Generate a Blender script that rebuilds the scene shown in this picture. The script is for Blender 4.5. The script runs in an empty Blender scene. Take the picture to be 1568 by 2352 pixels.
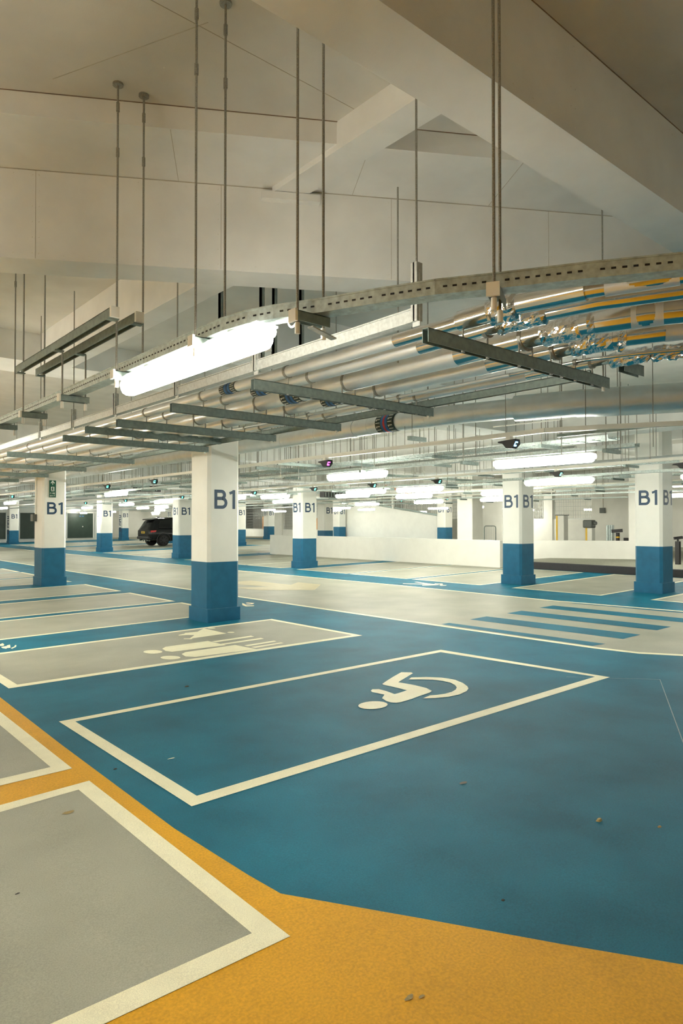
import bpy, bmesh, math, random
from mathutils import Vector, Matrix
random.seed(7)
S = bpy.context.scene
COL = S.collection
CAMZ = 1.73                      # eye height above the floor under the camera
CEIL = CAMZ + 2.5
def H(h): return CAMZ + h
def fz(x, y): return .0158 * x - .0015 * y      # the slab falls 1.6 % for drainage

# ------------------------------------------------------------------ materials
def mat(name, col, rough=.6, metal=0., noise=0., nscale=8., bump=0., bscale=60., emit=None, spec=None, nscale2=None, col2=None, stretch=None, alpha=None):
    m = bpy.data.materials.new(name); m.use_nodes = True
    nt = m.node_tree; N = nt.nodes; L = nt.links
    b = N['Principled BSDF']
    b.inputs['Base Color'].default_value = (*col, 1); b.inputs['Roughness'].default_value = rough
    b.inputs['Metallic'].default_value = metal
    if spec is not None: b.inputs['Specular IOR Level'].default_value = spec
    g = N.new('ShaderNodeNewGeometry')
    src = g.outputs['Position']
    if stretch:
        mp = N.new('ShaderNodeMapping'); mp.inputs['Scale'].default_value = stretch
        L.new(src, mp.inputs['Vector']); src = mp.outputs['Vector']
    if noise:
        n = N.new('ShaderNodeTexNoise'); n.inputs['Scale'].default_value = nscale; n.inputs['Detail'].default_value = 6
        L.new(src, n.inputs['Vector'])
        r = N.new('ShaderNodeValToRGB')
        lo = tuple(max(0, c * (1 - noise)) for c in col); hi = tuple(min(1, c * (1 + noise)) for c in col)
        if col2: lo = col2
        r.color_ramp.elements[0].position = .3; r.color_ramp.elements[1].position = .7
        r.color_ramp.elements[0].color = (*lo, 1); r.color_ramp.elements[1].color = (*hi, 1)
        L.new(n.outputs['Fac'], r.inputs['Fac'])
        out = r.outputs['Color']
        if nscale2:
            n2 = N.new('ShaderNodeTexNoise'); n2.inputs['Scale'].default_value = nscale2; n2.inputs['Detail'].default_value = 2
            L.new(src, n2.inputs['Vector'])
            mr = N.new('ShaderNodeMapRange'); mr.inputs['From Min'].default_value = .3; mr.inputs['From Max'].default_value = .7
            mr.inputs['To Min'].default_value = .86; mr.inputs['To Max'].default_value = 1.1
            L.new(n2.outputs['Fac'], mr.inputs['Value'])
            mx = N.new('ShaderNodeMix'); mx.data_type = 'RGBA'; mx.blend_type = 'MULTIPLY'; mx.inputs['Factor'].default_value = 1
            L.new(out, mx.inputs['A']); L.new(mr.outputs['Result'], mx.inputs['B']); out = mx.outputs['Result']
        L.new(out, b.inputs['Base Color'])
    if bump:
        n = N.new('ShaderNodeTexNoise'); n.inputs['Scale'].default_value = bscale; n.inputs['Detail'].default_value = 3
        L.new(g.outputs['Position'], n.inputs['Vector'])
        bp = N.new('ShaderNodeBump'); bp.inputs['Strength'].default_value = bump; bp.inputs['Distance'].default_value = .01
        L.new(n.outputs['Fac'], bp.inputs['Height']); L.new(bp.outputs['Normal'], b.inputs['Normal'])
    if emit:
        b.inputs['Emission Color'].default_value = (*emit[0], 1); b.inputs['Emission Strength'].default_value = emit[1]
    if alpha is not None: b.inputs['Alpha'].default_value = alpha
    return m

def board_mat(name, col, rough=.75):
    """painted fire boards: slightly mottled and rough"""
    m = mat(name, col, rough, noise=.06, nscale=3., bump=.12, bscale=220)
    nt = m.node_tree; N = nt.nodes; L = nt.links; b = N['Principled BSDF']
    return m

M = {}
M['white'] = mat('white_wall_paint', (.80, .80, .75), .55, noise=.03, nscale=2.5, bump=.06, bscale=120)
M['board'] = board_mat('lit_beam_board', (.77, .78, .765))  # beam boards coloured paler than the ceiling to carry the lamp light
M['slab'] = board_mat('shaded_ceiling_slab', (.60, .595, .555))  # same ceiling paint darkened; its dimness is put into the colour
M['blue_base'] = mat('blue_column_paint', (.014, .125, .235), .42, spec=.3, noise=.10, nscale=6, bump=.10, bscale=90)
M['navy'] = mat('navy_lettering_paint', (.016, .055, .115), .5, noise=.05, nscale=20)
M['concrete'] = mat('grey_resin_floor', (.37, .375, .305), .5, spec=.25, noise=.10, nscale=1.3, bump=.16, bscale=420, nscale2=160, col2=(.315, .32, .26))
M['blue'] = mat('blue_resin_floor', (.010, .158, .252), .52, spec=.10, noise=.16, nscale=1.6, bump=.34, bscale=300, nscale2=120, col2=(.006, .119, .194))
M['orange'] = mat('orange_resin_floor', (.74, .385, .018), .55, spec=.2, noise=.07, nscale=2.2, bump=.25, bscale=300, nscale2=90)
M['cream'] = mat('cream_line_paint', (.92, .89, .66), .5, spec=.3, noise=.04, nscale=7, bump=.12, bscale=300, nscale2=240)
M['cream_old'] = mat('cream_symbol_paint', (.50, .445, .27), .5, noise=.06, nscale=5, bump=.12, bscale=300)
M['galv'] = mat('galvanised_steel', (.52, .60, .59), .42, .5, noise=.22, nscale=38, bump=.05, bscale=80)
M['galv_light'] = mat('bright_galvanised_steel', (.56, .58, .56), .45, .4, noise=.15, nscale=50)
M['strut'] = mat('dull_zinc_channel', (.26, .32, .30), .5, .55, noise=.15, nscale=30)
M['rod'] = mat('threaded_rod_zinc', (.34, .335, .30), .45, .6, noise=.3, nscale=200)
M['foil'] = mat('aluminium_jacket', (.78, .79, .78), .16, 1., noise=.04, nscale=4, bump=.035, bscale=14)
M['foil_sat'] = mat('satin_aluminium_jacket', (.78, .81, .82), .38, .62, noise=.06, nscale=6, bump=.03, bscale=20)
M['crumple'] = mat('crumpled_foil_tape', (.86, .88, .9), .14, 1., bump=.5, bscale=30)
M['lamp2'] = mat('bright_lit_lamp_diffuser', (.9, .9, .85), .4, emit=((1., .97, .83), 46.))
M['dark'] = mat('black_plastic', (.012, .012, .014), .4, noise=.1, nscale=20)
M['body'] = mat('light_fitting_body', (.85, .85, .78), .4, noise=.02, nscale=6, emit=((1., .97, .83), 1.2))
M['lamp'] = mat('lit_lamp_diffuser', (.9, .9, .85), .4, emit=((1., .97, .83), 34.))
M['plug'] = mat('white_rod_cap', (.88, .87, .80), .4, noise=.02, nscale=9)
M['pvc'] = mat('white_conduit', (.84, .82, .74), .4, noise=.03, nscale=6)
M['band_dark'] = mat('dark_green_band', (.020, .035, .024), .4, noise=.1, nscale=30)
M['band_blue'] = mat('blue_band', (.015, .12, .33), .35, noise=.06, nscale=30)
M['band_red'] = mat('red_band', (.55, .02, .02), .35, noise=.06, nscale=30)
M['band_mark'] = mat('pale_band_lettering', (.75, .75, .68), .5, noise=.03, nscale=30)
M['car'] = mat('black_car_paint', (.012, .013, .015), .18, .2, noise=.1, nscale=4)
M['glass'] = mat('tinted_car_glass', (.006, .007, .008), .05, spec=.8, noise=.05, nscale=3)
M['tyre'] = mat('tyre_rubber', (.012, .012, .012), .8, noise=.15, nscale=60)
M['rim'] = mat('dark_alloy_rim', (.05, .05, .055), .3, .8, noise=.1, nscale=30)
M['chrome'] = mat('chrome', (.8, .8, .8), .12, 1., noise=.02, nscale=30)
M['red'] = mat('red_lens', (.5, .012, .012), .2, noise=.05, nscale=30)
M['plate'] = mat('yellow_number_plate', (.80, .52, .03), .4, noise=.03, nscale=30)
M['green_led'] = mat('green_led', (.05, .8, .5), .4, emit=((.08, 1., .62), 5.))
M['pink_led'] = mat('magenta_led', (.8, .05, .6), .4, emit=((1., .05, .75), 6.))
M['blue_led'] = mat('blue_led', (.1, .4, 1), .4, emit=((.12, .42, 1.), 7.))
M['sign_green'] = mat('green_sign_face', (.008, .095, .055), .35, noise=.04, nscale=20)
M['sign_white'] = mat('white_sign_print', (.82, .85, .80), .4, noise=.02, nscale=20)
M['shutter'] = mat('dark_green_shutter', (.030, .050, .036), .45, noise=.15, nscale=3)
M['asphalt'] = mat('grey_asphalt', (.27, .275, .22), .85, noise=.3, nscale=40, bump=.3, bscale=200)
M['kerb'] = mat('black_kerb_paint', (.012, .013, .018), .55, noise=.15, nscale=12)
M['mesh'] = mat('grey_wire_mesh', (.36, .39, .38), .45, .6, noise=.1, nscale=30)
M['yellow'] = mat('yellow_paint', (.80, .50, .02), .45, noise=.05, nscale=20)
M['grey_plastic'] = mat('dark_grey_plastic', (.10, .115, .105), .5, noise=.1, nscale=25)
M['rust'] = mat('orange_brown_steel', (.42, .13, .03), .5, noise=.15, nscale=15)
M['wood'] = mat('orange_board', (.72, .38, .17), .6, noise=.1, nscale=10)
M['litter'] = mat('dark_litter', (.035, .035, .03), .7, noise=.3, nscale=40)
M['scuff'] = mat('tan_scuff', (.34, .26, .10), .6, noise=.25, nscale=50)
M['joint_dark'] = mat('dark_board_joint', (.22, .16, .11), .8, noise=.2, nscale=20)
M['seam'] = mat('board_seam', (.46, .43, .36), .8, noise=.1, nscale=20)
M['joint'] = mat('pale_floor_joint', (.16, .30, .38), .5, noise=.2, nscale=20)

# ------------------------------------------------------------------ mesh builder
class MB:
    def __init__(s): s.v = []; s.f = []; s.sm = []
    def add(s, vs, fs, smooth=False):
        o = len(s.v); s.v += [tuple(v) for v in vs]
        for f in fs: s.f.append([i + o for i in f]); s.sm.append(smooth)
        return s
    def hexa(s, p):                 # 8 corners: bottom ring 0-3, top ring 4-7
        return s.add(p, [(3, 2, 1, 0), (4, 5, 6, 7), (0, 1, 5, 4), (1, 2, 6, 5), (2, 3, 7, 6), (3, 0, 4, 7)])
    def box(s, x0, x1, y0, y1, z0, z1):
        return s.hexa([(x0, y0, z0), (x1, y0, z0), (x1, y1, z0), (x0, y1, z0), (x0, y0, z1), (x1, y0, z1), (x1, y1, z1), (x0, y1, z1)])
    def bar(s, a, b, w, h, up=(0, 0, 1)):
        a = Vector(a); b = Vector(b); t = (b - a).normalized(); u = Vector(up)
        if abs(t.dot(u)) > .95: u = Vector((1, 0, 0))
        r = t.cross(u).normalized() * w / 2; u = r.cross(t).normalized() * h / 2
        return s.hexa([a - r - u, a + r - u, b + r - u, b - r - u, a - r + u, a + r + u, b + r + u, b - r + u])
    def channel(s, a, b, w, h, t=.004, open_up=True):
        a = Vector(a); b = Vector(b); d = (b - a).normalized(); r = d.cross(Vector((0, 0, 1))).normalized()
        k = 1 if open_up else -1
        s.bar(a - Vector((0, 0, k * (h / 2 - t / 2))), b - Vector((0, 0, k * (h / 2 - t / 2))), w, t)
        for q in (-1, 1): s.bar(a + r * q * (w / 2 - t / 2), b + r * q * (w / 2 - t / 2), t, h)
        return s
    def tube(s, path, r, n=14, caps=True, smooth=True):
        P = [Vector(p) for p in path]; R = r if isinstance(r, (list, tuple)) else [r] * len(P)
        T = []
        for i in range(len(P)):
            a = (P[i] - P[i - 1]).normalized() if i else (P[1] - P[0]).normalized()
            b = (P[i + 1] - P[i]).normalized() if i < len(P) - 1 else a
            t = (a + b); T.append(t.normalized() if t.length > 1e-6 else a)
        u = Vector((0, 0, 1)) if abs(T[0].z) < .9 else Vector((1, 0, 0))
        vs = []
        for i, p in enumerate(P):
            x = T[i].cross(u).normalized(); y = x.cross(T[i]).normalized(); u = y
            for k in range(n):
                an = 2 * math.pi * k / n
                vs.append(p + x * math.cos(an) * R[i] + y * math.sin(an) * R[i])
        fs = []
        for i in range(len(P) - 1):
            for k in range(n):
                fs.append((i * n + k, i * n + (k + 1) % n, (i + 1) * n + (k + 1) % n, (i + 1) * n + k))
        s.add(vs, fs, smooth)
        if caps:
            s.add(vs[:n], [tuple(range(n))[::-1]]); s.add(vs[-n:], [tuple(range(n))])
        return s
    def poly(s, pts): return s.add(pts, [tuple(range(len(pts)))])
    def prism(s, pts, vec):
        v = Vector(vec); n = len(pts); A = [Vector(p) for p in pts]; B = [p + v for p in A]
        s.add(A + B, [tuple(range(n))[::-1], tuple(range(n, 2 * n))] + [(i, (i + 1) % n, (i + 1) % n + n, i + n) for i in range(n)])
        return s
    def build(s, name, m, parent=None, bevel=0., origin=None, extra=None):
        if extra:
            nbase = len(s.f); s.add(extra[0].v, [tuple(f) for f in extra[0].f])
        me = bpy.data.meshes.new(name)
        off = Vector(parent.location) if parent else None
        if parent and parent.parent: off = off + Vector(parent.parent.location)
        if off is None:
            if origin is None:
                xs = [v[0] for v in s.v]; ys = [v[1] for v in s.v]; zs = [v[2] for v in s.v]
                origin = ((min(xs) + max(xs)) / 2, (min(ys) + max(ys)) / 2, min(zs))
            off = Vector(origin)
        me.from_pydata([(v[0] - off.x, v[1] - off.y, v[2] - off.z) for v in s.v], [], s.f)
        for p, q in zip(me.polygons, s.sm): p.use_smooth = q
        if extra:
            for p in me.polygons:
                if p.index >= nbase: p.material_index = 1
        bm = bmesh.new(); bm.from_mesh(me)
        big = [f for f in bm.faces if len(f.verts) > 4 and not f.smooth]
        if big: bmesh.ops.triangulate(bm, faces=big)
        bmesh.ops.recalc_face_normals(bm, faces=bm.faces)
        bm.to_mesh(me); bm.free()
        me.materials.append(m)
        if extra:
            me.materials.append(extra[1])
        o = bpy.data.objects.new(name, me); COL.objects.link(o)
        if parent: o.parent = parent
        else: o.location = off
        if bevel:
            b = o.modifiers.new('bevel', 'BEVEL'); b.width = bevel; b.segments = 2; b.limit_method = 'ANGLE'
        return o

def thing(name, loc, label, cat, group=None):
    o = bpy.data.objects.new(name, None); COL.objects.link(o); o.location = loc; o.empty_display_size = .1
    o['label'] = label; o['category'] = cat
    if group: o['group'] = group
    return o
def tag(o, label, cat, group=None, kind=None):
    o['label'] = label; o['category'] = cat
    if group: o['group'] = group
    if kind: o['kind'] = kind
    return o
def struct(o, label=None, cat=None):
    o['kind'] = 'structure'
    if label: o['label'] = label
    if cat: o['category'] = cat
    return o
def copy_tree(o, parent=None, kids=True):
    c = o.copy(); COL.objects.link(c); c.parent = parent
    for ch in [k for k in KIDS.get(o.name, [])]: copy_tree(ch, c)
    return c
KIDS = {}
def index_kids():
    KIDS.clear()
    for o in bpy.data.objects:
        if o.parent: KIDS.setdefault(o.parent.name, []).append(o)

# 2-D strokes used for painted lettering
def stroke(pts, w):
    P = [Vector((p[0], p[1])) for p in pts]; L = []; R = []
    for i, p in enumerate(P):
        if i == 0: d = (P[1] - P[0]).normalized(); n = Vector((-d.y, d.x)); k = 1
        elif i == len(P) - 1: d = (P[-1] - P[-2]).normalized(); n = Vector((-d.y, d.x)); k = 1
        else:
            a = (P[i] - P[i - 1]).normalized(); b = (P[i + 1] - P[i]).normalized()
            n = Vector((-a.y - b.y, a.x + b.x)).normalized(); k = 1 / max(.5, n.dot(Vector((-a.y, a.x))))
        L.append(p + n * w / 2 * k); R.append(p - n * w / 2 * k)
    return [[L[i], L[i + 1], R[i + 1], R[i]] for i in range(len(P) - 1)]
def arc(cx, cy, r, a0, a1, n=9):
    return [(cx + r * math.cos(math.radians(a0 + (a1 - a0) * i / (n - 1))), cy + r * math.sin(math.radians(a0 + (a1 - a0) * i / (n - 1)))) for i in range(n)]
def glyph(ch):
    w = .17; q = w / 2
    if ch == 'B':
        return stroke([(q, .5), (q, 1 - q), (.42, 1 - q)] + arc(.42, .73, .185, 90, -90)[1:] + [(q, .545)], w) + \
               stroke([(q, .545), (.46, .545)] + arc(.46, .315, .23, 90, -90)[1:] + [(q, q), (q, .55)], w), .78
    if ch == '1':
        return stroke([(.265, 0), (.265, 1)], w) + stroke([(.0, .82), (.26, 1 - q)], w * .85), .36
def b1(parent, face, x0, y, z0, hgt, rev=False):
    """B1 on a column face; face '-y': runs along +x at depth y, face '-x': runs along -y at x = y"""
    mb = MB(); cur = 0
    for ch in 'B1':
        qs, adv = glyph(ch)
        for k, q in enumerate(qs):
            e = .0025 + .0001 * (k % 3)
            pts = []
            for p in q:
                u = (cur + p.x) * hgt; v = z0 + p.y * hgt
                pts.append((x0 + u, y - e, v) if face == '-y' else (y - e, x0 - u, v))
            mb.poly(pts)
        cur += adv + .12
    return mb.build('lettering', M['navy'], parent)
B1W = (.78 + .12 + .36) 
EXPO = 0.9
# ------------------------------------------------------------------ floor and its painted zones
X0, X1, Y0, Y1 = -9., 50., -8., 72.
def fpoly(pts, lift, name, m, parent, kind_label=None):
    mb = MB(); mb.poly([(x, y, fz(x, y) + lift) for x, y in pts])
    o = mb.build(name, m, parent)
    if kind_label: o['label'] = kind_label
    return o
fl = MB()
fl.prism([(X0, Y0, fz(X0, Y0) - .25), (X1, Y0, fz(X1, Y0) - .25), (X1, Y1, fz(X1, Y1) - .25), (X0, Y1, fz(X0, Y1) - .25)], (0, 0, .25))
floor = struct(fl.build('floor', M['concrete'], origin=(0, 0, 0)), 'grey resin car park floor with blue, orange and cream painted zones', 'floor')
floor.location = (0, 0, 0)
NEAR_LINE = [(7.78, 60), (7.76, 24), (7.80, 15), (7.86, 12.5), (7.97, 7.8), (8.04, 5.5), (8.08, 4.4), (8.16, 3.9), (8.40, 3.48), (9.6, 1.8), (11.5, -.6), (15, -5)]
def side(line, d):
    out = []
    for i, p in enumerate(line):
        a = line[max(0, i - 1)]; b = line[min(len(line) - 1, i + 1)]
        t = Vector((b[0] - a[0], b[1] - a[1])).normalized(); out.append((p[0] + t.y * d, p[1] - t.x * d))
    return out
fpoly([(1.76, 60)] + [(1.755, 7.2), (1.74, 5.35), (1.744, 3.47), (1.786, 2.78), (1.81, 2.54), (2.15, 1.98), (2.44, 1.49), (2.674, 1.116), (6.3, -5)] + [(15, -5)] + NEAR_LINE[::-1][1:], .001,
      'blue_floor_zone', M['blue'], floor, 'blue resin zone around the disabled bay')
fpoly([(-8, 60), (1.76, 60), (1.755, 7.2), (1.74, 5.35), (1.744, 3.47), (1.786, 2.78), (1.81, 2.54), (2.15, 1.98), (2.44, 1.49), (2.674, 1.116), (6.3, -5), (-8, -5)], .001,
      'orange_floor_zone', M['orange'], floor, 'orange resin walkway in the foreground')
def strip(line, w, lift, name, m, label=None):
    a = side(line, -w / 2); b = side(line, w / 2); mb = MB()
    for i in range(len(line) - 1):
        mb.poly([(x, y, fz(x, y) + lift) for x, y in (a[i], a[i + 1], b[i + 1], b[i])])
    o = mb.build(name, m, floor)
    if label: o['label'] = label
strip(NEAR_LINE, .10, .003, 'lane_line', M['cream'], 'near edge line of the traffic lane')
FAR_LINE = [(11.6, 60), (11.62, 36), (11.7, 22.3), (11.72, 18.6), (11.9, 11.65), (11.86, 7.4), (12.1, 5.0), (13.5, 1.5), (16, -3)]
FL2 = side(FAR_LINE, -.04)
fpoly([(p[0] + .0, p[1]) for p in FAR_LINE] + [(18.25, -3), (18.25, 57), (12.7, 60)], .001, 'blue_floor_zone', M['blue'], floor, 'blue resin zone of the far row of bays')
strip(FAR_LINE, .09, .003, 'lane_line', M['cream'], 'far edge line of the traffic lane')
# bays: concrete rectangle with a cream outline
def bay(o, i, name='parking_bay', lm='cream', fill=True, label=None, lift=.002):
    if fill:
        b = fpoly(o, lift, name, M['concrete'], floor, label)
    n = len(o); mb = MB()
    for k in range(n):
        q = [o[k], o[(k + 1) % n], i[(k + 1) % n], i[k]]
        mb.poly([(x, y, fz(x, y) + lift + .001) for x, y in q])
    ln = mb.build('bay_outline', M[lm], floor)
    return ln
def rect(x0, x1, y0, y1, w=.09, **k):
    bay([(x0, y0), (x1, y0), (x1, y1), (x0, y1)], [(x0 + w, y0 + w), (x1 - w, y0 + w), (x1 - w, y1 - w), (x0 + w, y1 - w)], **k)
# foreground bays on the orange zone
bay([(1.638, 4.475), (1.655, 2.256), (.899, 2.292), (-3.2, 2.48), (-3.2, 4.36)], [(1.533, 4.372), (1.548, 2.378), (.761, 2.415), (-3.1, 2.60), (-3.1, 4.2)], label='grey bay at the bottom left')
bay([(1.62, 6.95), (1.63, 4.775), (-3.2, 4.93), (-3.2, 6.95)], [(1.51, 6.85), (1.525, 4.905), (-3.1, 5.05), (-3.1, 6.85)], label='grey bay at the left edge')
rect(-3.2, 1.62, 7.3, 9.4)
rect(-3.2, 1.62, 9.9, 12.1)
# near row
bay([(1.919, 5.96), (1.952, 3.658), (6.744, 3.536), (6.577, 5.718)], [(2.024, 5.862), (2.049, 3.773), (6.651, 3.652), (6.46, 5.62)], fill=False).name = 'disabled_bay_outline'
bay([(1.90, 9.60), (1.91, 7.49), (6.56, 7.19), (6.53, 9.44)], [(2.0, 9.50), (2.02, 7.60), (6.47, 7.31), (6.44, 9.35)], label='grey parent and child bay')
for (a, b) in ((10.60, 12.62), (12.92, 15.2), (15.72, 18.10), (19.15, 21.4), (21.7, 23.95), (24.2, 26.4), (28.0, 30.3), (30.6, 32.9), (33.2, 35.4), (36.8, 39.1), (39.4, 41.7), (42, 44)):
    rect(1.9, 6.5, a, b)
# far row (two bays deep up to the parapet and the kerb)
FB = [(4.2, 6.1), (7.13, 9.35), (10.26, 12.55), (12.75, 15.1), (15.25, 17.75), (18.6, 20.75), (20.85, 23.1), (23.2, 25.6), (27.3, 29.6), (29.75, 32.1), (32.25, 34.5), (36.2, 38.5), (38.6, 40.9), (41.05, 43.3), (45, 47.2), (47.4, 49.6), (49.8, 52)]
for a, b in FB: rect(13.25, 18.1, a, b, .08)
fpoly([(18.25, 26.4), (31, 26.4), (31, 57), (18.25, 57)], .001, 'blue_floor_zone', M['blue'], floor)
for a, b in FB[8:]: rect(18.35, 23.2, a, b, .08)
rect(23.4, 29.5, 26.6, 56.5, .1)
# crossing
for q in ([(8.12, 7.05), (8.31, 7.05), (8.42, 4.47), (8.17, 4.52)], [(8.82, 7.04), (9.28, 7.05), (9.40, 4.47), (8.91, 4.48)], [(9.81, 7.02), (10.25, 7.02), (10.36, 4.46), (9.91, 4.47)],
          [(10.81, 7.02), (11.24, 7.0), (11.33, 4.45), (10.89, 4.46)], [(11.78, 6.97), (11.84, 6.95), (12.02, 4.9), (11.9, 4.93)]):
    fpoly(q, .002, 'crossing_stripe', M['blue'], floor)
WHEELCHAIR = [[(4.327,4.401),(4.305,4.383),(4.278,4.37),(4.249,4.362),(4.217,4.36),(4.187,4.364),(4.157,4.374),(4.131,4.388),(4.108,4.407),(4.091,4.429),(4.08,4.454),(4.076,4.48),(4.078,4.506),(4.087,4.531),(4.103,4.553),(4.125,4.572),(4.151,4.586),(4.181,4.595),(4.212,4.598),(4.244,4.595),(4.275,4.586),(4.303,4.571),(4.326,4.551),(4.344,4.528),(4.354,4.502),(4.358,4.475),(4.355,4.448),(4.344,4.423)],[(5.324,5.2),(5.399,5.121),(5.382,5.079),(4.984,4.912),(5.018,4.721),(5.02,4.556),(4.976,4.44),(4.912,4.415),(4.753,4.399),(4.607,4.377),(4.469,4.373),(4.426,4.388),(4.397,4.431),(4.398,4.491),(4.436,4.586),(4.477,4.617),(4.543,4.664),(4.52,4.809),(4.542,4.857),(4.595,4.889),(4.646,4.846),(4.647,4.745),(4.628,4.611),(4.681,4.611),(4.817,4.625),(4.81,4.816),(4.797,4.938),(4.809,4.97),(4.895,5.015),(5.106,5.112)],[(5.142,4.917),(5.23,4.96),(5.359,4.864),(5.451,4.742),(5.477,4.657),(5.483,4.572),(5.439,4.433),(5.367,4.317),(5.306,4.255),(5.218,4.205),(5.072,4.174),(4.928,4.191),(4.805,4.249),(4.711,4.321),(4.841,4.344),(4.906,4.31),(4.99,4.285),(5.09,4.286),(5.182,4.314),(5.256,4.362),(5.312,4.429),(5.356,4.525),(5.355,4.628),(5.319,4.734),(5.238,4.832)]]
FAMILY = [[(3.911,8.127),(3.895,8.102),(3.873,8.085),(3.849,8.077),(3.822,8.078),(3.796,8.088),(3.771,8.107),(3.749,8.133),(3.733,8.165),(3.722,8.2),(3.718,8.237),(3.72,8.272),(3.73,8.303),(3.746,8.329),(3.767,8.347),(3.792,8.356),(3.819,8.355),(3.847,8.345),(3.872,8.326),(3.894,8.299),(3.911,8.266),(3.921,8.23),(3.925,8.193),(3.922,8.158)],[(3.913,7.632),(3.896,7.609),(3.875,7.593),(3.85,7.586),(3.823,7.588),(3.796,7.598),(3.771,7.617),(3.75,7.643),(3.733,7.674),(3.723,7.709),(3.719,7.744),(3.722,7.778),(3.732,7.808),(3.748,7.833),(3.769,7.849),(3.794,7.858),(3.822,7.856),(3.849,7.845),(3.875,7.826),(3.896,7.799),(3.913,7.767),(3.924,7.732),(3.927,7.696),(3.923,7.662)],[(4.002,8.322),(4.097,8.419),(4.72,8.39),(4.745,7.935),(4.004,8.037),(3.967,8.152)],[(4.025,7.821),(4.122,7.901),(4.84,7.863),(4.89,7.412),(4.069,7.536),(3.991,7.648)],[(4.74,8.323),(5.387,8.317),(5.382,8.221),(4.751,8.22)],[(4.736,8.076),(5.391,8.063),(5.384,7.973),(4.736,7.987)],[(4.917,7.755),(5.404,7.75),(5.393,7.68),(4.911,7.664)],[(4.914,7.587),(5.394,7.575),(5.398,7.515),(4.927,7.5)],[(4.643,9.133),(4.763,9.172),(4.807,9.222),(4.993,9.187),(5.212,9.395),(5.219,9.2),(5.228,8.737),(4.665,8.731),(4.62,8.679),(4.544,8.767),(4.569,8.815),(4.636,8.76),(4.813,8.951),(4.732,9.044),(4.637,9.087)],[(5.355,9.281),(5.341,9.266),(5.323,9.261),(5.303,9.266),(5.284,9.279),(5.268,9.3),(5.259,9.325),(5.258,9.35),(5.265,9.371),(5.278,9.386),(5.297,9.391),(5.317,9.387),(5.337,9.373),(5.352,9.352),(5.361,9.327),(5.362,9.302)],[(5.365,8.735),(5.352,8.721),(5.335,8.716),(5.317,8.719),(5.301,8.731),(5.288,8.749),(5.281,8.77),(5.281,8.792),(5.288,8.811),(5.3,8.825),(5.317,8.83),(5.335,8.827),(5.352,8.815),(5.365,8.797),(5.372,8.776),(5.372,8.754)]]
ARROW = [[(9.543,15.609),(10.078,15.565),(10.149,13.818),(10.693,14.236),(10.699,13.292),(9.828,12.432),(8.909,13.325),(8.758,14.325),(8.919,14.225),(9.491,13.828),(9.256,15.139)]]
DIGITS_NEAR = [[(7.31,11.607),(7.265,11.432),(7.184,11.254),(7.282,11.127),(7.211,11.038),(7.083,11.125),(7.135,11.328)],[(7.386,11.602),(7.441,11.595),(7.479,11.418),(7.388,11.328),(7.294,11.305),(7.222,11.333),(7.275,11.397),(7.367,11.387),(7.403,11.423),(7.351,11.515)]]
DIGITS_FAR = [[(12.314,11.965),(12.529,11.56),(12.695,11.101),(12.59,11.01),(12.417,11.456),(12.218,11.872)],[(12.755,11.986),(12.834,11.95),(12.71,11.409),(12.712,11.13),(12.592,11.04),(12.511,11.304)],[(12.336,11.322),(12.618,11.106),(12.545,11.028),(12.227,11.222)],[(12.85,11.37),(12.918,11.178),(12.85,11.091),(12.713,11.001),(12.646,11.044),(12.813,11.131),(12.767,11.296)],[(12.622,11.023),(12.733,10.868),(12.611,10.8),(12.5,10.86)]]
SCRAWL = [[(2.495,10.245),(2.547,10.309),(2.53,10.154),(2.496,10.076),(2.462,10.109)],[(2.452,10.01),(2.53,10.042),(2.514,9.895),(2.47,9.831),(2.442,9.912)],[(2.542,10.087),(2.592,10.116),(2.537,9.873),(2.503,9.852)],[(2.526,9.83),(2.598,9.921),(2.634,10.03),(2.649,10.015),(2.608,9.878),(2.531,9.771)]]
def symbol(name, outs, m, label, lift=.0042):
    mb = MB()
    for o in outs: mb.poly([(x, y, fz(x, y) + lift) for x, y in o])
    q = mb.build(name, M[m], floor); q['label'] = label
symbol('wheelchair_symbol', WHEELCHAIR, 'cream', 'cream painted wheelchair symbol')
symbol('family_symbol', FAMILY, 'cream', 'cream painted parents and child symbol')
symbol('direction_arrow', ARROW, 'cream_old', 'faded cream lane arrow')
symbol('bay_number', DIGITS_NEAR, 'cream', 'bay number beside the nearest column')
symbol('bay_number', DIGITS_FAR, 'cream', 'bay number in the far blue strip')
symbol('chalk_scrawl', SCRAWL, 'cream', 'pale scrawl between two bays', .003)
mb = MB()
for a, b in (((6.436, 3.858), (7.023, 3.14)), ((7.023, 3.14), (5.239, 2.174)), ((5.239, 2.174), (4.2, 1.5))):
    mb.bar((*a, fz(*a) + .001), (*b, fz(*b) + .001), .007, .002)
mb.build('floor_joint', M['joint'], floor)
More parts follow.
